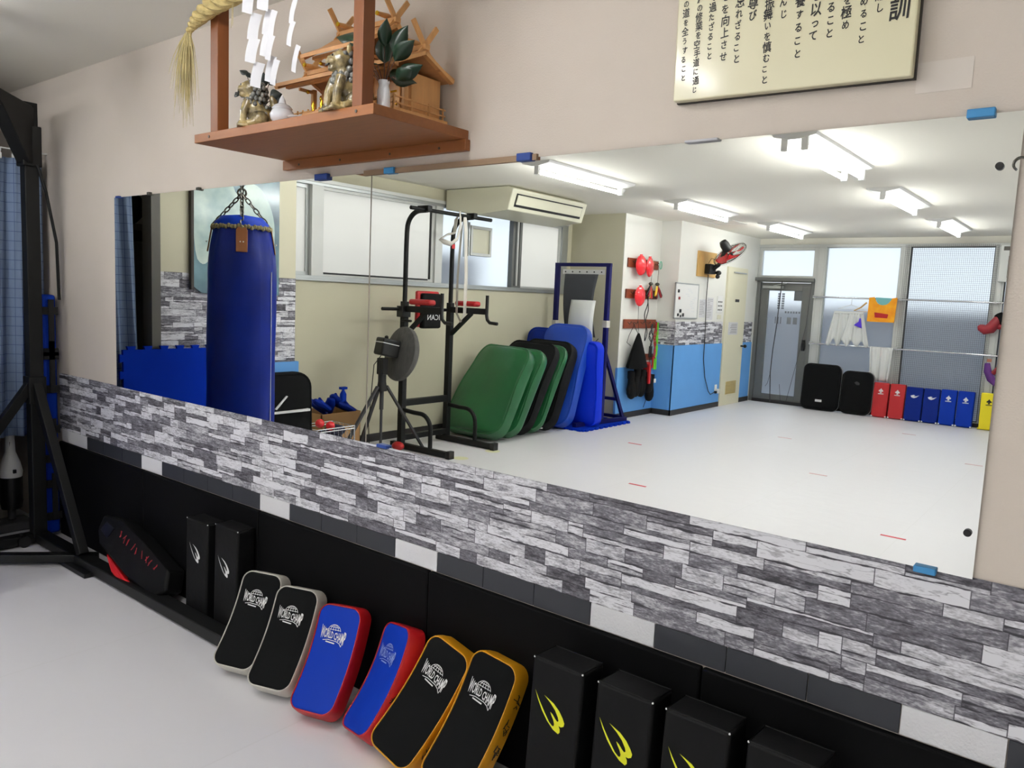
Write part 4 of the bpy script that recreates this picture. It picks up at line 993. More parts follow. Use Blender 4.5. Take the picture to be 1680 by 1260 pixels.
part('calligraphy', gi, M_ink, t, smooth=False, label='columns of black brush writing')

# ================================================================== THE ROOM SEEN IN THE MIRRORS
# ---- ceiling lamps
def lamp(x, y0, y1, label, tubes=1, wide=.27):
    t = thing('ceiling_lamp', label, 'ceiling lamp', (x, (y0+y1)/2, ZC), 'fluorescent ceiling lamps')
    part('housing', G().prism([(-wide/2, 0), (wide/2, 0), (wide/2-.01, -.015), (.03, -.035), (-.03, -.035), (-wide/2+.01, -.015)], lambda u, v, d: (x+u, d, ZC+v), y0, y1), M_white, t, smooth=False)
    for k in range(tubes):
        o = 0 if tubes == 1 else (-.06 if k == 0 else .06); z = ZC-.075
        part('lamp_tube', G().cyl((x+o, y0+.04, z), (x+o, y1-.04, z), .015, n=14), M_tube, t)
        part('lamp_holder', G().box(x+o-.02, x+o+.02, y0+.012, y0+.04, z-.022, ZC-.02).box(x+o-.02, x+o+.02, y1-.04, y1-.012, z-.022, ZC-.02), M_white, t, bevel=.003)
for x, y, lab, tb in ((-3.66, -4.36, 'ceiling lamp nearest the mirrors in the row on the window side', 1), (-3.66, -6.70, 'middle ceiling lamp of the row on the window side, above the hook boards', 1), (-3.55, -8.95, 'ceiling lamp over the entrance door', 1),
                      (-1.66, -4.25, 'largest ceiling lamp in the reflection, nearest the mirrors in the row away from the windows', 2), (-1.70, -6.55, 'middle ceiling lamp of the row away from the windows', 1), (-1.69, -8.95, 'ceiling lamp in front of the netted glass panel', 1),
                      (-1.66, -1.90, 'ceiling lamp above the right mirror, out of the photo', 1), (-3.66, -2.01, 'ceiling lamp above the punching bag rack, out of the photo', 1), (.6, -4.25, 'unseen ceiling lamp added to light the mirror wall, far row, nearer the mirrors', 1), (.6, -6.6, 'unseen ceiling lamp added to light the mirror wall, far row, nearer the glass front', 1)):  # row farthest from the windows is added to light the mirror wall
    lamp(x, y, y+1.30, lab, tb)
for x, y, lab in ((-3.82, -4.60, 'small round ceiling sensor at the end of the lamp nearest the air conditioner'), (-3.90, -7.0, 'small round ceiling sensor past the middle window side lamp')):
    single('ceiling_sensor', G().lathe([(0, 0), (.03, 0), (.045, .02), (.045, .03), (0, .03)], (x, y, ZC-.03), 20), M_white, lab, 'ceiling sensor')
g = G()
for a, b, c, e in ((-4.25, -3.85, -7.3, -7.29), (-4.25, -3.85, -7.75, -7.74), (-4.25, -4.24, -7.75, -7.3), (-3.86, -3.85, -7.75, -7.3)): g.box(a, b, c, e, ZC-.003, ZC)
single('ceiling_hatch', g, M_aluw, 'square access hatch outline in the ceiling above the wall fan', 'hatch')

# ---- ceiling-hung air conditioner
t = thing('air_conditioner', 'cream air conditioner hung from the ceiling at the window wall with a long front outlet', 'air conditioner', (-5.05, -4.6, 2.2))
g = G().prism([(-5.46, 2.455), (-4.66, 2.455), (-4.60, 2.43), (-4.66, 2.235), (-5.05, 2.20), (-5.46, 2.26)], lambda u, v, d: (u, d, v), -5.24, -3.98); part('casing', g, M_cream, t, bevel=.008)
def acf(u, v, d): # on the slanted front face: u=y, v 0..1
    a = Vector((-4.66, u, 2.235)); b = Vector((-4.60, u, 2.43)); p = a.lerp(b, v); return p+Vector((.956, 0, -.294))*d
part('outlet_frame', G().prism([(-5.17, .18), (-4.05, .18), (-4.05, .80), (-5.17, .80)], lambda u, v, d: acf(u, v, d), .0, .004), M_black, t, smooth=False)
part('flap', G().prism([(-5.155, .30), (-4.065, .30), (-4.065, .74), (-5.155, .74)], lambda u, v, d: acf(u, v, d), .004, .012), M_cream, t, smooth=False)
part('badge', G().sph((-4.85, -4.2, 2.222), .012, (1.6, 1, .4)), M_white, t)

# ---- pull-up station
t = thing('pull_up_station', 'black steel pull-up and dip station with red arm pads standing at the window wall', 'pull-up station', (-5.08, -3.4, 0))
XP, YA, YB = -5.09, -3.10, -3.70
for y in (YA, YB):
    part('upright', G().bar((XP, y, .05), (XP, y, 1.34), .055, .055, (1, 0, 0)), M_steelp, t, bevel=.004, smooth=False)
    P = [(XP, y, 1.30), (XP, y, 1.80), (XP+.003, y, 1.95)]+[tuple(p) for p in arc((XP+.165, y, 1.975), .16, pi, pi/2, 8)]+[(XP+.25, y, 2.137)]
    part('top_tube', G().tube(P, .022, 12), M_steelp, t)
    part('foot', G().bar((XP-.12, y, .03), (-4.47, y, .03), .05, .05), M_steelp, t, bevel=.004, smooth=False)
    part('foot_cap', G().box(-4.50, -4.455, y-.034, y+.034, 0, .068), M_black, t, bevel=.004, smooth=False)
    part('floor_brace', G().tube([(XP, y, .36), (XP+.16, y, .35)]+[tuple(p) for p in arc((XP+.24, y, .22), .13, pi/2, 0, 7)]+[(XP+.372, y, .06)], .02, 10), M_steelp, t)
    part('dip_arm', G().bar((XP, y, 1.275), (-4.63, y, 1.275), .05, .055), M_steelp, t, bevel=.003, smooth=False)
    part('arm_brace', G().bar((XP+.02, y, 1.04), (-4.82, y, 1.25), .04, .03), M_steelp, t, smooth=False)
    part('grip', G().tube([(-4.63, y, 1.425), (-4.63, y, 1.24), (-4.62, y, 1.20), (-4.59, y, 1.175), (-4.50, y, 1.17)], .016, 10), M_black, t)
    part('arm_pad', G().box(-5.0, -4.74, y-.045, y+.045, 1.315, 1.365), M_red, t, bevel=.018)
part('pull_up_bar', G().cyl((XP+.23, -2.92, 2.14), (XP+.23, -3.98, 2.14), .017), M_steelp, t)
g = G()
for y in (YA, YB): g.bar((XP+.15, y, 2.15), (XP+.28, y, 2.15), .05, .05)
part('bar_clamp', g, M_steelp, t, bevel=.004, smooth=False)
part('cross_bar', G().bar((XP, YA, .42), (XP, YB, .42), .05, .06, (0, 0, 1)).bar((XP, YA, .10), (XP, YB, .10), .05, .05), M_steelp, t, bevel=.003, smooth=False)
part('side_bar', G().cyl((XP-.02, -2.85, 1.27), (XP-.02, -3.75, 1.27), .015), M_steelp, t)
t2 = part('back_pad', G().box(XP+.02, XP+.09, -3.49, -3.25, 1.10, 1.42), M_bvinyl, t, bevel=.02)
part('red_edge', G().box(XP-.0, XP+.045, -3.50, -3.22, 1.11, 1.44), M_red, t2, bevel=.015)
part('lettering', text_g('ICAN', .07, lambda x, y: (XP+.0925, -3.38+x, 1.20+y)), M_print, t2, smooth=False, label='white ICAN lettering')
part('knob', G().box(XP-.04, XP+.04, YA-.04, YA+.06, 1.20, 1.30).cyl((XP, YA+.03, 1.17), (XP+.12, YA+.03, 1.17), .012), M_black, t, bevel=.004)
single('resistance_band', G().tube([(XP+.22, -3.62, 2.165), (XP+.235, -3.60, 2.16), (XP+.255, -3.60, 2.0), (XP+.25, -3.63, 1.6), (XP+.24, -3.64, 1.25), (XP+.23, -3.60, 1.17), (XP+.21, -3.56, 1.25), (XP+.20, -3.57, 1.6), (XP+.20, -3.60, 2.0)], .022, 6, closed=True, flat=.2), M_wvinyl, 'long off-white resistance band looped over the pull-up bar, hanging straight down', 'resistance band', 'bands on the pull-up bar')
single('resistance_band', G().tube([(XP+.23, -3.54, 2.17), (XP+.26, -3.52, 2.05), (XP+.28, -3.46, 1.92), (XP+.28, -3.38, 1.87), (XP+.28, -3.30, 1.88), (XP+.28, -3.24, 1.90), (XP+.27, -3.34, 1.95), (XP+.26, -3.44, 1.97), (XP+.22, -3.50, 2.10)], .025, 8, closed=True, flat=.35), M_wvinyl, 'off-white band knotted in a short loop on the pull-up bar', 'resistance band', 'bands on the pull-up bar')
single('band_tag', G().box(XP+.27, XP+.275, -3.44, -3.40, 1.83, 1.87), M_red, 'tiny red tag under the short band loop', 'tag')

# ---- tripod fan under a cover
t = thing('tripod_fan', 'tripod fan with its round head wrapped in grey cloth, before the window wall', 'fan', (-4.9, -2.68, 0))
FX, FY = -4.90, -2.68
part('column', G().cyl((FX, FY, .08), (FX, FY, .60), .012).cyl((FX, FY, .42), (FX, FY, .60), .018), M_rubber, t)
part('leg_hub', G().cyl((FX, FY, .58), (FX, FY, .66), .045, .035), M_black, t)
for k, (dx, dy) in enumerate(((.02, .50), (.06, -.47), (-.34, -.05))):
    part('leg', G().bar((FX+dx*.1, FY+dy*.1, .62), (FX+dx, FY+dy, .02), .03, .02), M_rubber, t, bevel=.003, smooth=False)
part('neck', G().cyl((FX, FY, .64), (FX, FY, .84), .035).box(FX-.04, FX+.04, FY-.03, FY+.03, .72, .86), M_black, t, bevel=.006)
MH = Matrix.Translation((FX, FY-.035, .945)) @ Matrix.Rotation(radians(12), 4, 'Z') @ Matrix.Rotation(radians(12), 4, 'X')
g = G().box(-.07, .07, -.10, .075, -.07, .08, M=MH).box(-.02, .02, .0, .03, .075, .105, M=MH); part('motor', g, M_black, t, bevel=.015)
part('motor_trim', G().box(-.073, .073, -.08, .078, .035, .041, M=MH), M_print, t)
g = G(); MD = MH @ Matrix.Translation((0, -.16, -.02)) @ Matrix.Rotation(pi/2, 4, 'X')
g.lathe([(0, .075), (.10, .072), (.20, .05), (.235, .02), (.24, 0), (.235, -.02), (.18, -.05), (.08, -.065), (0, -.066)], (0, 0, 0), 40, M=MD.to_3x3()); g.v = [tuple(Vector(p)+MD.translation) for p in g.v]
part('cloth_cover', g, M_grey, t)
single('power_cable', G().tube([(FX-.02, FY, .88), (FX-.05, FY+.05, .80), (FX-.06, FY+.06, .6), (FX-.08, FY+.07, .3), (FX-.08, FY+.05, .01)], .004, 6), M_black, 'thin black cable hanging from the tripod fan', 'cable')
single('small_toy', G().sph((-5.0, -2.98, .05), .05, (1.3, 1, .8)), M_red, 'small red bundle on the floor between the tripod and the pull-up station', 'bundle')

# ---- shields leaning in a row (big cushions)
def shield(label, m, yb, k, w_, h, th, xr, tapr=.10, rc=.16, z0=0.0, group='big leaning shields by the window wall', crease=True, slant=.16):
    """cushion whose right edge (towards the room) is at x=xr; base at world y=yb, leaning away by slope k"""
    ang = atan2(k, 1); xc = xr-w_/2
    t = thing('body_shield', label, 'body shield', (xc, yb, z0), group, (ang, 0, 0))
    def f(u, v, d):
        q = .012*sin(v*9+u*7)*(1 if crease else .3) if d > th*.5 else 0
        sl = -slant*v/h*max(0, min(1, (w_/2-u)/w_))
        return Vector((u-sl, d+(q if d > .02 else 0), v))
    a_, b_ = ring_pad(w_, h, th, rc, .03, f, edge=.03, taper=tapr)
    part('front_cover', a_, m, t, local=True); part('back_cover', b_, m, t, local=True)
    part('seam', G().tube([f(x, y, th+.0) for x, y in [((w_/2-.03)*s_*(1+tapr*(vv-.5)), h*vv) for s_, vv in ((1, .2), (1, .4), (1, .6), (1, .8))]], .004, 6), m, t, local=True)
    return t
SH = [('front-most green shield, a large rounded one with a puckered dark patch near its top', M_green, -4.03, .58, .82, .99, .15, -4.60, .02),
      ('second green shield, its edge showing right behind the front-most one', M_green, -4.22, .58, .82, .98, .12, -4.585, .02),
      ('black shield between the two pairs of green covers', M_bvinyl, -4.46, .58, .80, 1.04, .13, -4.62, .02),
      ('thin green shield sandwiched between two black ones', M_green, -4.64, .55, .80, 1.02, .09, -4.62, .02),
      ('rear black shield with small white marks, next to the blue ones', M_bvinyl, -4.90, .45, .80, 1.00, .16, -4.62, .02)]
for lab, m, yb, k, w_, h, th, xr, tp in SH:
    shield(lab, m, yb, k, w_, h, th, xr, tp)
single('shield_mark', G().lathe([(0, 0), (.05, .0), (.035, .01), (0, .012)], (-5.06, -4.50, .90), 12), M_stem, 'small dark puckered patch near the top of the front-most green shield', 'patch')
shield('tall mid-blue shield leaning behind the black ones', mat('mid blue vinyl', (16, 64, 168), .42, bump=.5, bscale=6), -5.22, .33, .62, 1.17, .14, -4.62, .0, .16, slant=.05)
shield('bright blue shield standing almost upright on the foam mat', mat('bright blue vinyl', (2, 44, 200), .5, spec=.2, bump=.4, bscale=6), -5.62, -.03, .47, .95, .15, -4.49, .0, .09, z0=.022, slant=0)
shield('small dark blue shield peeping out behind the left post of the navy stand', M_blued, -5.30, .25, .40, 1.10, .12, -5.05, .0, .12, slant=0)
# white marks on the rear black shield
g = G()
for (u, v) in ((-4.66, .50), (-4.70, .22), (-4.73, .05)):
    y = -4.90-.45*v+.155; g.bar((u-.02, y, v), (u+.02, y, v+.012), .02, .012)
single('shield_label', g, M_print, 'tiny white labels on the rear black shield', 'label')

# ---- navy target stand
t = thing('target_stand', 'navy blue steel stand with a hanging canvas kick target, at the pillar', 'target stand', (-5.0, -5.75, .02))
for x in (-5.37, -4.66):
    part('post', G().bar((x, -5.85, .02), (x, -5.85, 1.83), .05, .05, (1, 0, 0)), M_navy, t, bevel=.003, smooth=False)
    part('base_rail', G().bar((x, -5.30, .045), (x+.10 if x > -5 else x, -6.24, .045), .05, .045), M_navy, t, smooth=False)
    part('diagonal_brace', G().bar((x, -5.85, .85), (x+.08 if x > -5 else x, -6.20, .07), .035, .035), M_navy, t, smooth=False)
part('top_bar', G().bar((-5.40, -5.85, 1.83), (-4.63, -5.85, 1.83), .04, .04), M_navy, t, bevel=.003, smooth=False)
part('cross_rail', G().bar((-5.37, -6.1, .28), (-4.62, -6.1, .28), .035, .035).bar((-5.37, -6.2, .06), (-4.6, -6.2, .06), .035, .035), M_navy, t, smooth=False)
pl = part('perforated_plate', G().box(-5.30, -4.72, -5.862, -5.856, 1.72, 1.775), M_print, t, smooth=False)
g = G()
for i in range(6): g.cyl((-5.26+i*.10, -5.854, 1.748), (-5.26+i*.10, -5.850, 1.748), .009, n=10)
part('hole', g, M_black, pl)
def can(u, v): # canvas sling hanging and billowing
    z = 1.72-v*.72; return (-5.24+.46*u+.05*v*(1-u), -5.84+.09*sin(v*pi)*(.5+.5*u)+.02, z)
part('canvas', G().grid(can, 10, 14), M_sail, t, solid=.006)
part('white_wrap', G().grid(lambda u, v: (-5.07+.33*u+.02*sin(v*3), -5.73+.05*sin(u*pi)+.07*sin(v*pi*.9), 1.42-v*.46), 8, 10), M_wcloth, t, solid=.01)
g = G().tube([(-4.80, -5.76, .98), (-4.76, -5.78, .94), (-4.72, -5.80, .99)], .006, 6); part('buckle', g, M_dsteel, t)
part('tape_wrap', G().box(-4.692, -4.628, -5.885, -5.815, 1.12, 1.20).box(-5.40, -5.34, -5.885, -5.815, 1.10, 1.17).box(-5.40, -5.34, -5.885, -5.815, .86, .92), M_wvinyl, t, bevel=.004, label='off-white tape')
part('tie', G().tube([(-5.35, -5.82, 1.15), (-5.28, -5.80, 1.06), (-5.22, -5.80, .98)], .004, 5).tube([(-5.36, -5.81, 1.12), (-5.33, -5.80, 1.0), (-5.35, -5.80, .88), (-5.36, -5.80, .72)], .016, 6, flat=.3), M_wvinyl, t)

# ---- black mitt, carton and basket beside the bag reflection
t = thing('leg_shield', 'black leg shield with a white line, half hidden behind the punching bag reflection', 'leg shield', (-4.5, -1.4, 0), 'large black leg shields')
f_ = lambda u, v, d: Vector((-4.57+d+.03*(1-v/.83), -1.38-u, v))
a_, b_ = ring_pad(.50, .835, .10, .11, .02, f_, edge=.02)
part('front_cover', a_, M_bcloth, t); part('back_cover', b_, M_bcloth, t)
part('white_line', G().box(-4.47, -4.424, -1.585, -1.2, .565, .580), M_print, t)
part('logo', G().prism([(0, 0), (.012, -.006), (.10, .08), (.09, .085)], lambda u, v, d: (-4.434+d, -1.30-u, .60+v), 0, .010), M_print, t, smooth=False)
t = thing('cardboard_box', 'open brown cardboard box full of blue gloves at the foot of the window wall', 'carton', (-5.2, -2.4, 0))
g = G()
bx0, bx1, by0, by1, bz = -5.38, -5.05, -2.58, -2.17, .40
g.box(bx0, bx1, by0, by0+.006, 0, bz).box(bx0, bx1, by1-.006, by1, 0, bz).box(bx0, bx0+.006, by0, by1, 0, bz).box(bx1-.006, bx1, by0, by1, 0, bz).box(bx0, bx1, by0, by1, 0, .006)
part('box_body', g, M_card, t, smooth=False)
part('flap', G().prism([(by0, 0), (by1, 0), (by1-.03, -.10), (by0+.03, -.10)], lambda u, v, d: (bx1+.004-v*.15, u, bz+v*.98), 0, .004), M_card, t, smooth=False)
rn = random.Random(12)
GL = ['blue glove in the middle of the heap in the cardboard box', 'blue glove leaning towards the black leg shield in the cardboard box', 'blue glove at the far back corner of the cardboard box', 'topmost blue glove of the heap in the cardboard box', 'blue glove nearest the punching bag in the cardboard box', 'blue glove beside the pump bottle in the cardboard box']
for k, (dx, dy, dz, an) in enumerate(((0, 0, .06, .3), (.05, .12, .08, 1.2), (-.04, -.12, .06, 2.0), (.02, -.06, .10, .8), (-.05, .08, .05, 2.6), (.06, -.14, .04, 1.6))):
    g = G(); c = Vector((-5.2+dx, -2.37+dy, bz-.02+dz)); d = Vector((cos(an)*.5, sin(an), .5)).normalized()
    g.tube([c-d*.09, c-d*.03, c+d*.03, c+d*.09, c+d*.11], [.035, .042, .045, .034, .015], 12, flat=.7).tube([c+Vector((0, 0, .02)), c+d*.03+Vector((.02, .02, .05))], [.018, .012], 8)
    single('blue_glove', g, M_blued, GL[k], 'glove', 'gloves in the cardboard box')
single('spray_bottle', G().lathe([(0, 0), (.028, 0), (.028, .12), (.012, .15), (.012, .17), (0, .17)], (-5.15, -2.47, .42), 16).box(-5.17, -5.13, -2.50, -2.44, .58, .60), M_bluev, 'blue pump bottle standing among the gloves in the box', 'bottle')
t = thing('wire_basket', 'chrome wire basket of dark bags in front of the cardboard box', 'basket', (-4.85, -2.05, 0))
g = G()
for z in (.12, .24, .335, .355): g.tube([(-4.97, -2.22, z), (-4.70, -2.22, z), (-4.70, -1.86, z), (-4.97, -1.86, z)], .0035 if z < .33 else .005, 6, closed=True)
for i in range(10): g.cyl((-4.70, -2.22+i*.04, .02), (-4.70, -2.22+i*.04, .355), .002, n=5)
for i in range(8): g.cyl((-4.97+i*.038, -2.22, .02), (-4.97+i*.038, -2.22, .355), .002, n=5)
for c in ((-4.97, -2.22), (-4.70, -2.22), (-4.70, -1.86), (-4.97, -1.86)): g.cyl((c[0], c[1], 0), (c[0], c[1], .36), .006, n=8)
part('wire_frame', g, M_chrome, t)
single('dark_bag', G().sph((-4.84, -2.06, .22), .11, (1, 1.3, .9)).sph((-4.82, -2.12, .31), .07, (1, 1.4, .7)), mat('dark navy nylon', (22, 24, 58), .6, noise=.3, nscale=30, bump=.3, bscale=30), 'dark navy bundle lying in the wire basket', 'bag')
single('red_ball', G().sph((-4.80, -1.96, .385), .036), M_redp, 'shiny red ball on the basket, the one nearer the punching bag', 'ball', 'red balls on the wire basket')
single('red_ball', G().sph((-4.76, -2.03, .365), .036), M_redp, 'shiny red ball on the basket, the one farther from the punching bag', 'ball', 'red balls on the wire basket')

# ---- hook boards on the pillar
XH = -4.738
def hookboard(z, y0, y1, label, hooks=4):
    t = thing('hook_board', label, 'hook board', (XH, (y0+y1)/2, z), 'brown hook boards on the pillar')
    part('board', G().box(XH, XH+.018, y1, y0, z-.055, z+.055), M_brown, t, bevel=.003, smooth=False)
    for i in range(hooks):
        y = y0+(y1-y0)*(i+.5)/hooks
        part('hook', G().tube([(XH+.018, y, z+.02), (XH+.05, y, z), (XH+.065, y, z+.02)], .004, 6).sph((XH+.066, y, z+.025), .008, n=8), M_dsteel, t)
hookboard(1.895, -6.38, -7.13, 'brown hook board, topmost of the three on the pillar, with two red paddles')
hookboard(1.525, -6.37, -7.15, 'brown hook board, middle of the three on the pillar, with one red paddle')
hookboard(1.16, -6.36, -7.16, 'brown hook board, lowest long one on the pillar, loaded with ropes and a black bag', 5)
single('short_board', G().box(XH, XH+.018, -7.14, -6.95, .70, .78), M_brown, 'short brown board at the edge of the blue wall sheet', 'board')
def paddle(y, z, label, tilt=0):
    t = thing('target_paddle', label, 'paddle', (XH+.07, y, z), 'round red target paddles')
    M_ = Matrix.Rotation(radians(90), 3, 'Y') @ Matrix.Rotation(radians(tilt), 3, 'X')
    part('disc', G().lathe([(0, .028), (.072, .026), (.112, .008), (.118, -.006), (.10, -.018), (0, -.020)], (XH+.08, y, z), 26, M=M_), M_redp, t)
    part('rim', G().lathe([(.112, .002), (.122, -.002), (.122, -.008), (.112, -.010)], (XH+.08, y, z), 26, M=M_), M_redp, t)
    part('grip', G().cyl((XH+.075, y, z+.08), (XH+.07, y, z+.13), .018), M_redp, t)
paddle(-6.58, 1.87, 'round red target paddle on the topmost hook board, the one nearer the window wall')
paddle(-6.80, 1.86, 'round red target paddle on the topmost hook board, the one nearer the keys', 10)
paddle(-6.60, 1.50, 'round red target paddle on the middle hook board')
def tags(y, z, n, label, ms, seed, zhook):
    rn = random.Random(seed); t = thing('tag_bunch', label, 'bunch of pencils', (XH+.05, y, z), 'coloured bunches on the hook boards')
    part('cord', G().tube([(XH+.05, y, zhook), (XH+.052, y-.01, (z+zhook)/2+.05), (XH+.05, y, z)], .003, 5), M_stem, t)
    part('ring', G().sph((XH+.05, y, z), .028, (1, 1.1, .8), 10), M_dsteel, t)
    for i in range(n):
        a = (i/(n-1)-.5)*1.3; d = Vector((rn.uniform(-.1, .3), -sin(a), -cos(a))); p = Vector((XH+.05, y, z-.01)); part('tag', G().tube([p+d*.02, p+d*.08, p+d*.17], [.010, .015, .013], 8), ms[i % len(ms)], t)
tags(-6.90, 1.66, 7, 'bunch of black and yellow tags hung under the topmost hook board', [M_black, M_maroon, M_yelp, M_red], 3, 1.90)
tags(-7.07, 1.66, 7, 'bunch of maroon and yellow tags hung at the end of the topmost hook board', [M_yelp, M_maroon, M_black, M_maroon], 6, 1.90)
t = thing('carabiner_cord', 'mint green loop at the end of the topmost hook board', 'cord', (XH+.06, -7.1, 1.86))
part('loop', G().tube(arc((XH+.06, -7.11, 1.90), .03, 0, 2*pi, 12, (0, 1, 0), (0, 0, 1.6))[:-1], .006, 6, closed=True), mat('mint plastic', (110, 190, 160), .4), t)
# drawstring bag
t = thing('mesh_bag', 'black triangular drawstring bag hanging from the lowest hook board', 'bag', (XH+.08, -6.60, .62))
g = G()
def bagf(u, v):
    a = 2*pi*u; w_ = .02+.20*v**.85; return (XH+.10+w_*.38*cos(a)+.0, -6.58+w_*sin(a)*(1+.04*sin(6*a)), 1.05-v*.42-.012*sin(a*2+.6)*v)
g.grid(bagf, 28, 12); g.flat([(.22*sin(2*pi*i/20), .084*cos(2*pi*i/20)) for i in range(20)], lambda u, v: (XH+.10+v, -6.58+u, .63)); part('bag_body', g, M_bcloth, t)
part('drawstring', G().tube([(XH+.06, -6.50, 1.18), (XH+.08, -6.56, 1.08), (XH+.10, -6.58, 1.04)], .004, 6).tube([(XH+.06, -6.60, 1.50), (XH+.07, -6.60, 1.2), (XH+.10, -6.585, 1.04)], .003, 6).tube([(XH+.07, -6.52, 1.16), (XH+.07, -6.40, 1.02), (XH+.07, -6.36, .94), (XH+.08, -6.44, .90)], .0035, 6), M_black, t)
# gloves hanging
def glove(y, z, label, m, rot=0, s=1.0, cuff=None):
    t = thing('boxing_glove', label, 'boxing glove', (XH+.08, y, z), 'black gloves hanging by the pillar')
    c = Vector((XH+.09, y, z)); d = Vector((0, sin(rot), -cos(rot))); sd_ = Vector((0, cos(rot), sin(rot)))
    part('padding', G().tube([c, c+d*.07*s, c+d*.15*s, c+d*.21*s, c+d*.255*s, c+d*.275*s], [.045*s, .05*s, .066*s, .068*s, .05*s, .02*s], 14, flat=.8, up=(1, 0, 0)).tube([c+d*.10*s+sd_*.04*s, c+d*.15*s+sd_*.07*s, c+d*.20*s+sd_*.06*s], [.024*s, .026*s, .014*s], 10), m, t)
    part('cuff', G().tube([c-d*.07*s, c, c+d*.02*s], [.044*s, .047*s, .046*s], 14), cuff or m, t)
    return t
glove(-6.48, .52, 'black boxing glove at the window wall end of the hanging cluster', M_bvinyl, -.12)
glove(-6.62, .54, 'black boxing glove second in the hanging cluster, partly behind the bag', M_bvinyl, .08)
glove(-6.76, .53, 'black boxing glove in the middle of the hanging cluster', M_bvinyl, .12)
t = glove(-6.86, .60, 'black boxing glove with white badge and red cuff, nearest the skipping ropes', M_bvinyl, -.22, 1.15, M_red)
part('badge', G().box(XH+.165, XH+.17, -6.97, -6.92, .43, .48), M_print, t)
part('red_panel', G().box(XH+.13, XH+.165, -6.84, -6.80, .42, .66), M_red, t, bevel=.01)
glove(-6.98, .46, 'black boxing glove hanging lowest at the skipping rope end', M_bvinyl, .1)
def rope(y, z0, z1, label, m, m2, seed, n=3, handles=True, grp='skipping ropes on the lowest hook board'):
    rn = random.Random(seed); t = thing('skipping_rope', label, 'skipping rope', (XH+.06, y, z1), grp)
    g = G()
    for k in range(n):
        dy = rn.uniform(-.03, .03); P = []
        for i in range(13): q = i/12; P.append((XH+.06+.012*sin(q*9+k), y+dy*sin(q*pi)+.012*sin(q*14+k*2), z0+(z1-z0)*q))
        g.tube(P, .0055, 6)
    part('cord', g, m, t)
    if handles:
        for s_ in (-1, 1): part('handle', G().tube([(XH+.06, y+s_*.02, z1+.02), (XH+.06, y+s_*.022, z1-.12)], .012, 10), m2, t)
rope(-6.82, 1.50, .95, 'black strap hanging from the middle hook board', M_black, M_black, 1, 2, False, 'dark straps on the hook boards')
rope(-6.98, 1.16, .86, 'grey coiled rope on the lowest hook board beside the lime one', M_rubber, M_black, 2, 4, True, 'skipping ropes on the lowest hook board')
rope(-7.08, 1.18, .72, 'black and red skipping rope behind the lime green one', M_red, M_red, 3, 3)
rope(-7.12, 1.18, .70, 'lime green skipping rope with lime handles', M_lime, M_lime, 4, 4)
single('cable', G().tube([(XH+.03, -7.02, .8), (XH+.03, -7.03, .4), (XH+.03, -7.0, .2), (XH+.03, -6.94, .10)], .004, 6), M_black, 'thin black cord hanging down the blue wall sheet', 'cord')

# ---- whiteboard, papers, switch, fan on the side wall
XW = -4.47
t = thing('whiteboard', 'small whiteboard with magnets above the stone print on the side wall', 'whiteboard', (XW, -7.45, 1.24))
part('panel', G().box(XW, XW+.014, -7.78, -7.13, 1.25, 1.685), M_white, t)
g = G()
for a, b, c, e in ((-7.79, -7.12, 1.24, 1.255), (-7.79, -7.12, 1.68, 1.695), (-7.135, -7.12, 1.24, 1.695), (-7.79, -7.775, 1.24, 1.695)): g.box(XW, XW+.018, a, b, c, e)
part('frame', g, M_alu, t, bevel=.002, smooth=False)
for (y, z, m, s_) in ((-7.20, 1.59, M_black, .02), (-7.23, 1.50, M_maroon, .018), (-7.28, 1.34, M_black, .022), (-7.22, 1.29, M_black, .018), (-7.36, 1.29, M_rubber, .022), (-7.29, 1.275, M_black, .014)):
    part('magnet', G().box(XW+.014, XW+.026, y-s_, y+s_, z-s_, z+s_), m, t, bevel=.004)
g = G(); rn = random.Random(3)
for i in range(14):
    y = -7.4-rn.uniform(0, .25); z = 1.62-i*.022; g.box(XW+.0142, XW+.0146, y-rn.uniform(.05, .12), y, z, z+.003)
part('faint_writing', g, mat('faint blue ink', (196, 206, 218), .6), t)
def paper(y0, y1, z0, z1, label, seed):
    t = thing('notice_paper', label, 'notice', (XW+.002, (y0+y1)/2, z0), 'paper notices on the side wall')
    part('sheet', G().box(XW, XW+.002, y1, y0, z0, z1), M_paper, t)
    rn = random.Random(seed); g = G(); n = int((z1-z0)/.022)
    for i in range(n-1):
        z = z1-.02-i*.022; L_ = (y0-y1)*rn.uniform(.4, .85); g.box(XW+.0021, XW+.0024, y0-.015-L_, y0-.015, z-.007, z)
    part('text_lines', g, mat('grey print', (150, 150, 150), .7), t)
paper(-7.86, -8.06, 1.26, 1.50, 'blank-looking white notice right of the whiteboard', 1)
paper(-8.09, -8.30, 1.23, 1.53, 'white notice with grey lines of text beside the switch panel', 2)
t = thing('door_notice', 'white sheet with grey writing taped on the cream door across the stone band', 'notice', (-4.435, -9.0, 1.05))
part('sheet', G().box(-4.440, -4.436, -9.13, -8.80, 1.02, 1.20), M_paper, t)
g = G()
for i in range(6): g.box(-4.436, -4.4355, -9.10, -8.86-.02*(i % 3), 1.045+i*.024, 1.055+i*.024)
part('text_lines', g, mat('grey print', (150, 150, 150), .7), t)
t = thing('switch_panel', 'white panel of light switches beside the cream door', 'switch panel', (XW, -8.5, 1.26))
part('plate', G().box(XW, XW+.010, -8.60, -8.42, 1.33, 1.56), M_white, t, bevel=.003)
part('small_plate', G().box(XW, XW+.008, -8.58, -8.46, 1.24, 1.30), M_cream, t, bevel=.002)
g = G()
for j in range(3):
    for i in range(3): g.box(XW+.010, XW+.014, -8.57+i*.05, -8.545+i*.05, 1.36+j*.055, 1.38+j*.055)
part('switch', g, M_rubber, t)
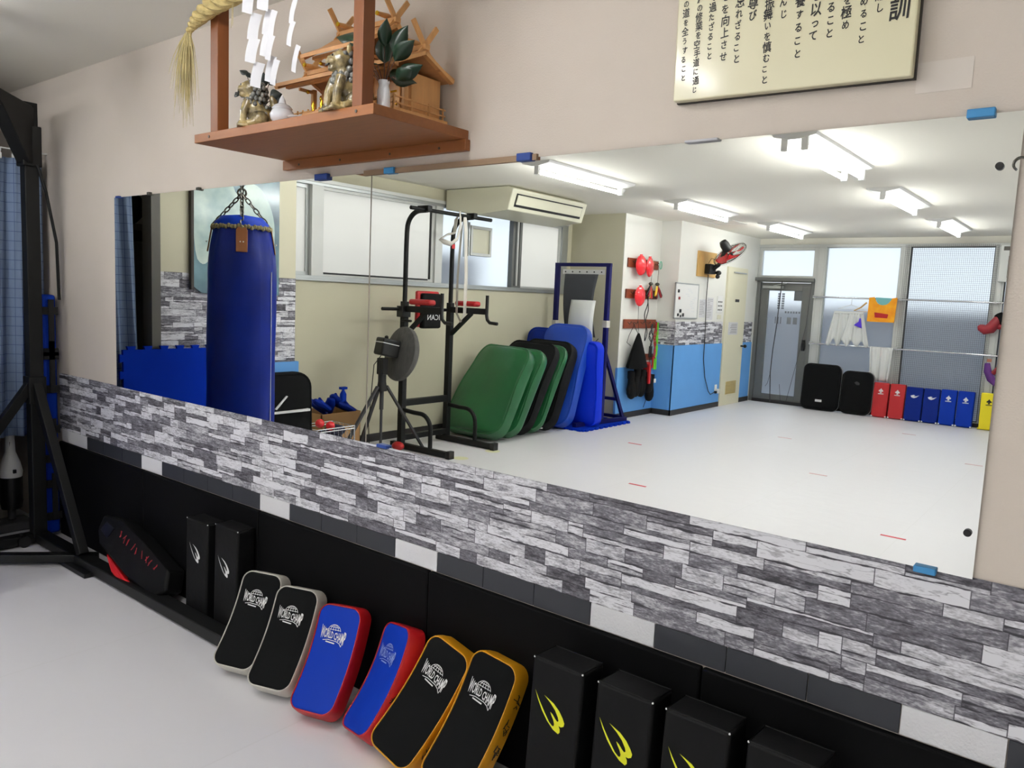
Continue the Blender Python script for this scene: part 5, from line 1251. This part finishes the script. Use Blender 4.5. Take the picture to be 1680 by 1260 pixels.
t = thing('wall_socket', 'white wall socket with the black fan plug on the blue sheet', 'socket', (-4.452, -8.52, .22))
part('plate', G().box(-4.452, -4.444, -8.57, -8.50, .20, .32), M_white, t, bevel=.002)
part('adapter', G().box(-4.444, -4.40, -8.575, -8.525, .20, .26), M_white, t, bevel=.004)
part('plug', G().box(-4.444, -4.41, -8.51, -8.48, .20, .235), M_black, t, bevel=.004)
single('power_cord', G().tube([(-4.43, -7.99, 1.83), (-4.44, -8.0, 1.5), (-4.435, -8.03, 1.1), (-4.44, -8.05, .7), (-4.435, -8.12, .45), (-4.43, -8.25, .25), (-4.42, -8.31, .20), (-4.42, -8.40, .215), (-4.425, -8.48, .22)], .0055, 6), M_black, 'black power cord running from the wall fan down to the socket', 'cord')
t = thing('fan_board', 'plywood board fixed to the side wall behind the fan', 'board', (XW, -7.98, 1.96))
part('board', G().box(XW, XW+.02, -8.27, -7.70, 1.80, 2.13), M_ply, t, bevel=.003, smooth=False)
t = thing('wall_fan', 'black wall fan with red blades and round wire guard on the plywood board', 'fan', (-4.45, -7.98, 1.90))
part('mount', G().box(-4.45, -4.36, -8.07, -7.90, 1.84, 1.97), M_black, t, bevel=.01)
part('neck', G().tube([(-4.38, -7.99, 1.90), (-4.30, -8.0, 1.96), (-4.25, -7.98, 2.06), (-4.20, -7.93, 2.15)], [.03, .028, .024, .03], 12), M_black, t)
part('lower_knob', G().sph((-4.33, -8.08, 1.86), .04, (1, 1, .8)).sph((-4.32, -8.04, 1.81), .03), M_black, t)
HC = Vector((-4.13, -7.94, 2.10)); ax_ = Vector((.30, -.575, -.755)).normalized()
zq = Vector((0, 0, 1)).rotation_difference(ax_).to_matrix()
MC = HC-ax_*.10
g = G().lathe([(0, -.11), (.045, -.10), (.06, -.05), (.06, .03), (.04, .05), (0, .05)], MC, 20, M=zq); part('motor', g, M_black, t)
hub = part('hub', G().lathe([(0, .045), (.03, .04), (.04, 0), (0, -.01)], HC, 18, M=zq), M_black, t)
for k in range(5):
    g = G(); a0_ = 2*pi*k/5
    def bl(u, v, a0_=a0_):
        r = .035+.16*u; a = a0_+(v-.5)*(.55+.65*sin(pi*min(u*1.05, 1)*.62)); q = Vector((r*cos(a), r*sin(a), .022*(v-.5)*1.8)); return HC+zq @ q
    part('blade', g.grid(bl, 8, 6), M_redp, t, solid=.002)
g = G()
for rr, dz in ((.225, .0), (.22, .02), (.13, .045), (.07, .055), (.13, -.05), (.22, -.02)):
    g.tube([HC+zq @ Vector((rr*cos(2*pi*i/36), rr*sin(2*pi*i/36), dz)) for i in range(36)], .0055 if rr > .222 else .0018, 6, closed=True)
for i in range(36):
    a = 2*pi*i/36
    for s_ in (1, -1): g.tube([HC+zq @ Vector((r*cos(a), r*sin(a), s_*z)) for r, z in ((.225, .0), (.13, .045), (.05, .056))], .0012, 4)
part('guard', g, M_dsteel, t)
part('cable_loop', G().tube([(-4.42, -7.95, 1.98), (-4.36, -7.9, 2.04), (-4.30, -7.94, 2.02)], .004, 6), M_black, t)

# ---- rails in front of the glass
for z, lab in ((1.617, 'upper chrome rail across the glass front'), (.945, 'lower chrome rail across the glass front')):
    t = thing('clothes_rail', lab, 'rail', (-.5, YF+.07, z), 'chrome rails across the glass front')
    part('tube', G().cyl((-3.60, YF+.09, z), (2.7, YF+.09, z), .0125, n=12), M_chrome, t)
    for x in (-3.58, -2.44, -1.335, -.22, .9, 2.02): part('bracket', G().box(x-.02, x+.02, YF+.03, YF+.095, z-.02, z+.02), M_aluw, t, bevel=.003)
# net over the second panel
g = G()
for i in range(49): x = -2.44+i*.0225; g.bar((x, YF+.05, .1), (x, YF+.05, 2.36), .0026, .0026)
for i in range(84): z = .1+i*.027; g.bar((-2.44, YF+.052, z), (-1.36, YF+.052, z), .0022, .0022)
single('safety_net', g, M_alud, 'grey square mesh net stretched over the glass panel above the blue pads', 'net', smooth=False)
# hanging clothes
def hanger(x, z, wd, m, t, y=YF+.09):
    return part('hanger', G().tube([(x, y, z+.02), (x+.012, y, z+.012), (x, y, z-.03), (x, y, z-.10), (x-wd/2, y, z-.16)], .005, 6).tube([(x, y, z-.10), (x+wd/2, y, z-.16)], .005, 6).tube([(x-wd/2, y, z-.16), (x+wd/2, y, z-.16)], .004, 6), m, t)
t = thing('hanging_clothes', 'white shorts pegged on a white hanger on the upper rail, with a purple triangle mark', 'clothes', (-3.08, YF+.12, 1.0))
hanger(-3.06, 1.62, .36, M_white, t)
def drape(x0, x1, z0, z1, y, seed, flare=0.0, jag=.03):
    rn = random.Random(seed); ph = rn.uniform(0, 6)
    def f(u, v):
        x = x0+(x1-x0)*u; x += flare*(u-.5)*v; return (x, y+.018*sin(u*17+ph)*(.3+v)+.008*sin(u*31+ph), z1-(z1-z0)*v-jag*sin(u*9+ph)**2*v)
    return G().grid(f, 36, 10)
part('shorts_leg', drape(-3.27, -3.07, 1.03, 1.42, YF+.125, 1, .16, .10), M_wcloth, t, solid=.004)
part('shorts_leg', drape(-3.06, -2.88, 1.02, 1.40, YF+.135, 2, .20, .08), M_wcloth, t, solid=.004)
part('waistband', G().box(-3.27, -2.88, YF+.11, YF+.14, 1.39, 1.425), M_wcloth, t, bevel=.01)
part('emblem', G().prism([(-.055, 0), (.055, -.04), (.03, .10), (.015, .10), (.005, .05)], lambda u, v, d: (-2.93+u, YF+.165+d, 1.24+v), 0, .003), mat('purple print', (70, 40, 190), .6), t, smooth=False)
t = thing('yellow_top', 'small yellow and orange child top with a round teal neck hanging on the upper rail', 'clothes', (-2.65, YF+.12, 1.3))
g = G().prism([(-2.83, 1.30), (-2.48, 1.30), (-2.465, 1.64), (-2.53, 1.63)]+[(-2.645+.10*cos(a), 1.63+.10*sin(a)) for a in [-(.02+.96*pi*i/8) for i in range(1, 8)]]+[(-2.76, 1.64), (-2.825, 1.63)], lambda u, v, d: (u, YF+.115+d+.01*sin(u*30), v), 0, .008); part('front', g, M_orange, t)
g = G().prism([(-2.745, 1.635)]+[(-2.645+.10*cos(a), 1.63+.10*sin(a)) for a in [pi+(pi*i/10) for i in range(0, 11)]], lambda u, v, d: (u, YF+.10+d, v), 0, .006); part('neck_lining', g, M_teal, t)
part('red_patch', G().prism([(-2.74, 1.43), (-2.73, 1.36), (-2.57, 1.355), (-2.56, 1.41), (-2.64, 1.42)], lambda u, v, d: (u, YF+.130+d, v), 0, .002), M_red, t, smooth=False)
single('wooden_hanger', G().tube([(-2.86, YF+.09, 1.56), (-2.93, YF+.09, 1.49), (-3.02, YF+.09, 1.44)], [.012, .010, .007], 8).tube([(-3.02, YF+.09, 1.44), (-2.80, YF+.09, 1.43)], .003, 6), M_ply, 'pale wooden hanger beside the yellow top', 'hanger')
t = thing('hanging_towel', 'white towel draped over the lower rail above the red pads', 'towel', (-2.6, YF+.1, .5))
g = drape(-2.76, -2.46, .50, .958, YF+.112, 5, -.05, .02); part('towel_cloth', g, M_wcloth, t, solid=.008)
def boot(label, m, m2, x, z, s_=1, name='hanging_glove'):
    t = thing(name, label, 'glove', (x, YF+.14, z-.15))
    part('padding', G().tube([(x+.07, YF+.14, z), (x+.03, YF+.15, z-.07), (x-.02, YF+.15, z-.14), (x-.08, YF+.15, z-.16), (x-.13, YF+.15, z-.13), (x-.15, YF+.15, z-.11)], [.055, .065, .07, .062, .045, .02], 14).sph((x+.09, YF+.15, z-.11), .05, (1.2, 1, .8)), m, t)
    part('cuff', G().tube([(x+.05, YF+.14, z+.04), (x+.09, YF+.16, z-.02), (x+.13, YF+.17, z-.10)], [.05, .05, .03], 12), m2, t)
    part('hook_cord', G().tube([(x+.07, YF+.10, 1.63), (x+.075, YF+.13, z+.06)], .004, 6), M_white, t)
boot('red glove with black cuff hanging from the upper rail beside the net', M_maroon, M_bcloth, -1.33, 1.43)
t = thing('hanging_glove', 'purple slipper-shaped glove hanging from the lower rail at the right end of the mirror', 'glove', (-1.27, YF+.13, .58))
part('padding', G().tube([(-1.34, YF+.13, .85), (-1.33, YF+.13, .75), (-1.28, YF+.13, .65), (-1.22, YF+.13, .58)], [.03, .045, .05, .03], 12), M_purple, t)
part('thumb', G().tube([(-1.27, YF+.14, .72), (-1.21, YF+.14, .80), (-1.18, YF+.14, .78)], [.03, .03, .02], 10), M_maroon, t)
t = thing('window_unit', 'window air conditioner fixed at the top of the glass front beyond the net', 'air conditioner', (-.9, YF, 1.85))
part('casing', G().box(-1.335, -.55, YF+.032, YF+.13, 1.88, 2.34), M_aluw, t, bevel=.006)
part('grille', G().box(-1.24, -.62, YF+.13, YF+.135, 1.93, 2.20).box(-1.30, -.6, YF+.13, YF+.135, 2.27, 2.32), M_jamb, t)
single('wall_tab', G().box(-1.36, -1.31, YF+.03, YF+.036, .86, .90), mat('salmon sticker', (220, 150, 120), .6), 'small salmon coloured sticker on the post under the lower rail', 'sticker')

# ---- pads lined up along the glass front
def front_pad(label, x0, x1, h, m, lm, logo, name='kick_block', cat='kick block', y=YF+.20, dp=.10, lean=.10, round_=0, group='pads lined up along the glass front', taper=0):
    w_ = x1-x0-.008; t = thing(name, label, cat, ((x0+x1)/2, y, .0), group, (lean, 0, 0))
    if round_:
        f = lambda u, v, d: Vector((u, d-.05, v+.004)); a_, b_ = ring_pad(w_, h, dp, round_, .02, f, edge=.02); part('front_cover', a_, m, t, local=True); part('back_cover', b_, M_bvinyl, t, local=True)
        pts = []
        for cx, cy, a0 in ((w_/2-round_, h-round_, 0), (-w_/2+round_, h-round_, pi/2), (-w_/2+round_, round_, pi), (w_/2-round_, round_, 1.5*pi)):
            for i in range(7): a = a0+pi/2*i/6; pts.append((cx+(round_-.008)*cos(a), cy+(round_-.008)*sin(a)))
        part('piping', G().tube([f(p[0], p[1], dp*.55) for p in pts], .012, 6, closed=True), M_foam, t, local=True)
        ft = dp-.05+.0215
    else:
        g = G().prism([(-w_/2*(1-taper), 0), (w_/2*(1-taper), 0), (w_/2, h), (-w_/2, h)], lambda u, v, d: (u, d, v+.003), -dp/2, dp/2); part('body', g, m, t, local=True, bevel=.012); ft = dp/2+.0015
        part('corner', G().sph((w_/2-.01, dp/2-.01, .014), .014, n=8).sph((-w_/2+.01, dp/2-.01, .014), .014, n=8), M_foam if m is not M_yelv else m, t, local=True)
    if logo == 'spade':
        P = [(0, .034), (.012, .018), (.03, .004), (.024, -.008), (.008, -.006), (.012, -.024), (-.012, -.024), (-.008, -.006), (-.024, -.008), (-.03, .004), (-.012, .018)]
        g = G().flat(P, lambda u, v: (u, ft, h*.76+v*1.15)); g.flat([(-.035, -.038), (.035, -.038), (.035, -.029), (-.035, -.029)], lambda u, v: (u, ft, h*.76+v*1.15)); part('logo', g, lm, t, local=True, smooth=False, label='spade shaped emblem with a word beneath')
    if logo == 'swoosh':
        P = [(.045, .012), (.01, .026), (-.012, .022), (.004, .006), (-.03, .012), (-.062, .026), (-.03, -.004), (.0, -.018), (.03, -.010)]
        part('logo', G().flat([(-a, b) for a, b in P], lambda u, v: (u, ft, h*.72+v)), lm, t, local=True, smooth=False)
    if logo == 'word':
        part('logo', G().box(-.045, .045, ft-.004, ft, h*.18, h*.23), lm, t, local=True, smooth=False)
    if logo == 'dull':
        part('logo', G().flat([(.04, .01), (.0, .03), (-.03, .01), (.0, -.02), (.04, -.02)], lambda u, v: (u, ft, h*.72+v)), lm, t, local=True, smooth=False)
    return t
front_pad('large black leg shield with a small white word near its bottom, beside the entrance door', -3.60, -3.07, .66, M_bcloth, M_print, 'word', 'leg_shield', 'leg shield', YF+.22, .12, .10, .09)
front_pad('large black leg shield with white piping and a dull logo, beside the red pads', -3.06, -2.64, .60, M_bcloth, M_rubber, 'dull', 'leg_shield', 'leg shield', YF+.22, .12, .10, .09)
front_pad('red kick block with white emblem next to the large black shield', -2.64, -2.44, .475, M_red, M_print, 'spade')
front_pad('red kick block with white emblem next to the dark blue blocks', -2.43, -2.235, .475, M_red, M_print, 'spade')
front_pad('dark blue kick block with swoosh mark next to the red blocks', -2.23, -2.02, .455, M_blued, M_print, 'swoosh')
front_pad('dark blue kick block with swoosh mark next to the lighter blue blocks', -2.015, -1.82, .455, M_blued, M_print, 'swoosh')
front_pad('bright blue kick block with white emblem next to the dark blue blocks', -1.815, -1.625, .465, M_bluev, M_print, 'spade')
front_pad('bright blue kick block with white emblem at the end of the blue row', -1.62, -1.425, .465, M_bluev, M_print, 'spade')
front_pad('yellow kick block with black emblem standing apart at the mirror edge', -1.365, -1.165, .47, M_yelv, M_black, 'spade', taper=.12)
g = G().box(-1.42, -1.36, YF+.10, YF+.16, .0, .20)
single('cable_cover', G().box(-4.4, 2.8, YF+.02, YF+.05, 0, .05), M_base, 'dark strip along the floor under the glass front', 'strip', smooth=False)

# ---- tape marks on the floor
for i, (x, y, lab) in enumerate(((-3.77, -5.08, 'short red tape mark on the floor beside the foam mat'), (-2.87, -3.53, 'short red tape mark on the floor nearest the left part of the right mirror'), (-2.84, -6.78, 'faint red tape mark on the floor in front of the large black shields'),
                                 (-1.97, -5.11, 'faint red tape mark in the middle of the floor'), (-1.03, -3.56, 'bright red tape mark on the floor near the bottom right of the mirror'), (-1.90, -8.35, 'faint tape mark on the floor in front of the blue pads'), (-1.02, -6.82, 'faint red tape mark at the right edge of the mirror'))):
    single('tape_mark', G().box(x-.075, x+.075, y-.013, y+.013, 0, .0015), M_tapered if i in (0, 1, 4) else mat('faded red tape', (206, 160, 162), .6), lab, 'tape mark', 'tape marks on the white floor', smooth=False)
for x, y, lab in ((-4.44, -3.20, 'faint yellow stain on the floor at the nearer foot of the pull-up station'), (-4.46, -3.66, 'faint yellow stain on the floor at the farther foot of the pull-up station')):
    single('floor_stain', G().lathe([(0, .0008), (.05, .0006), (.07, 0.0002)], (x, y, .0), 20), M_yst, lab, 'stain', 'yellow stains on the floor')
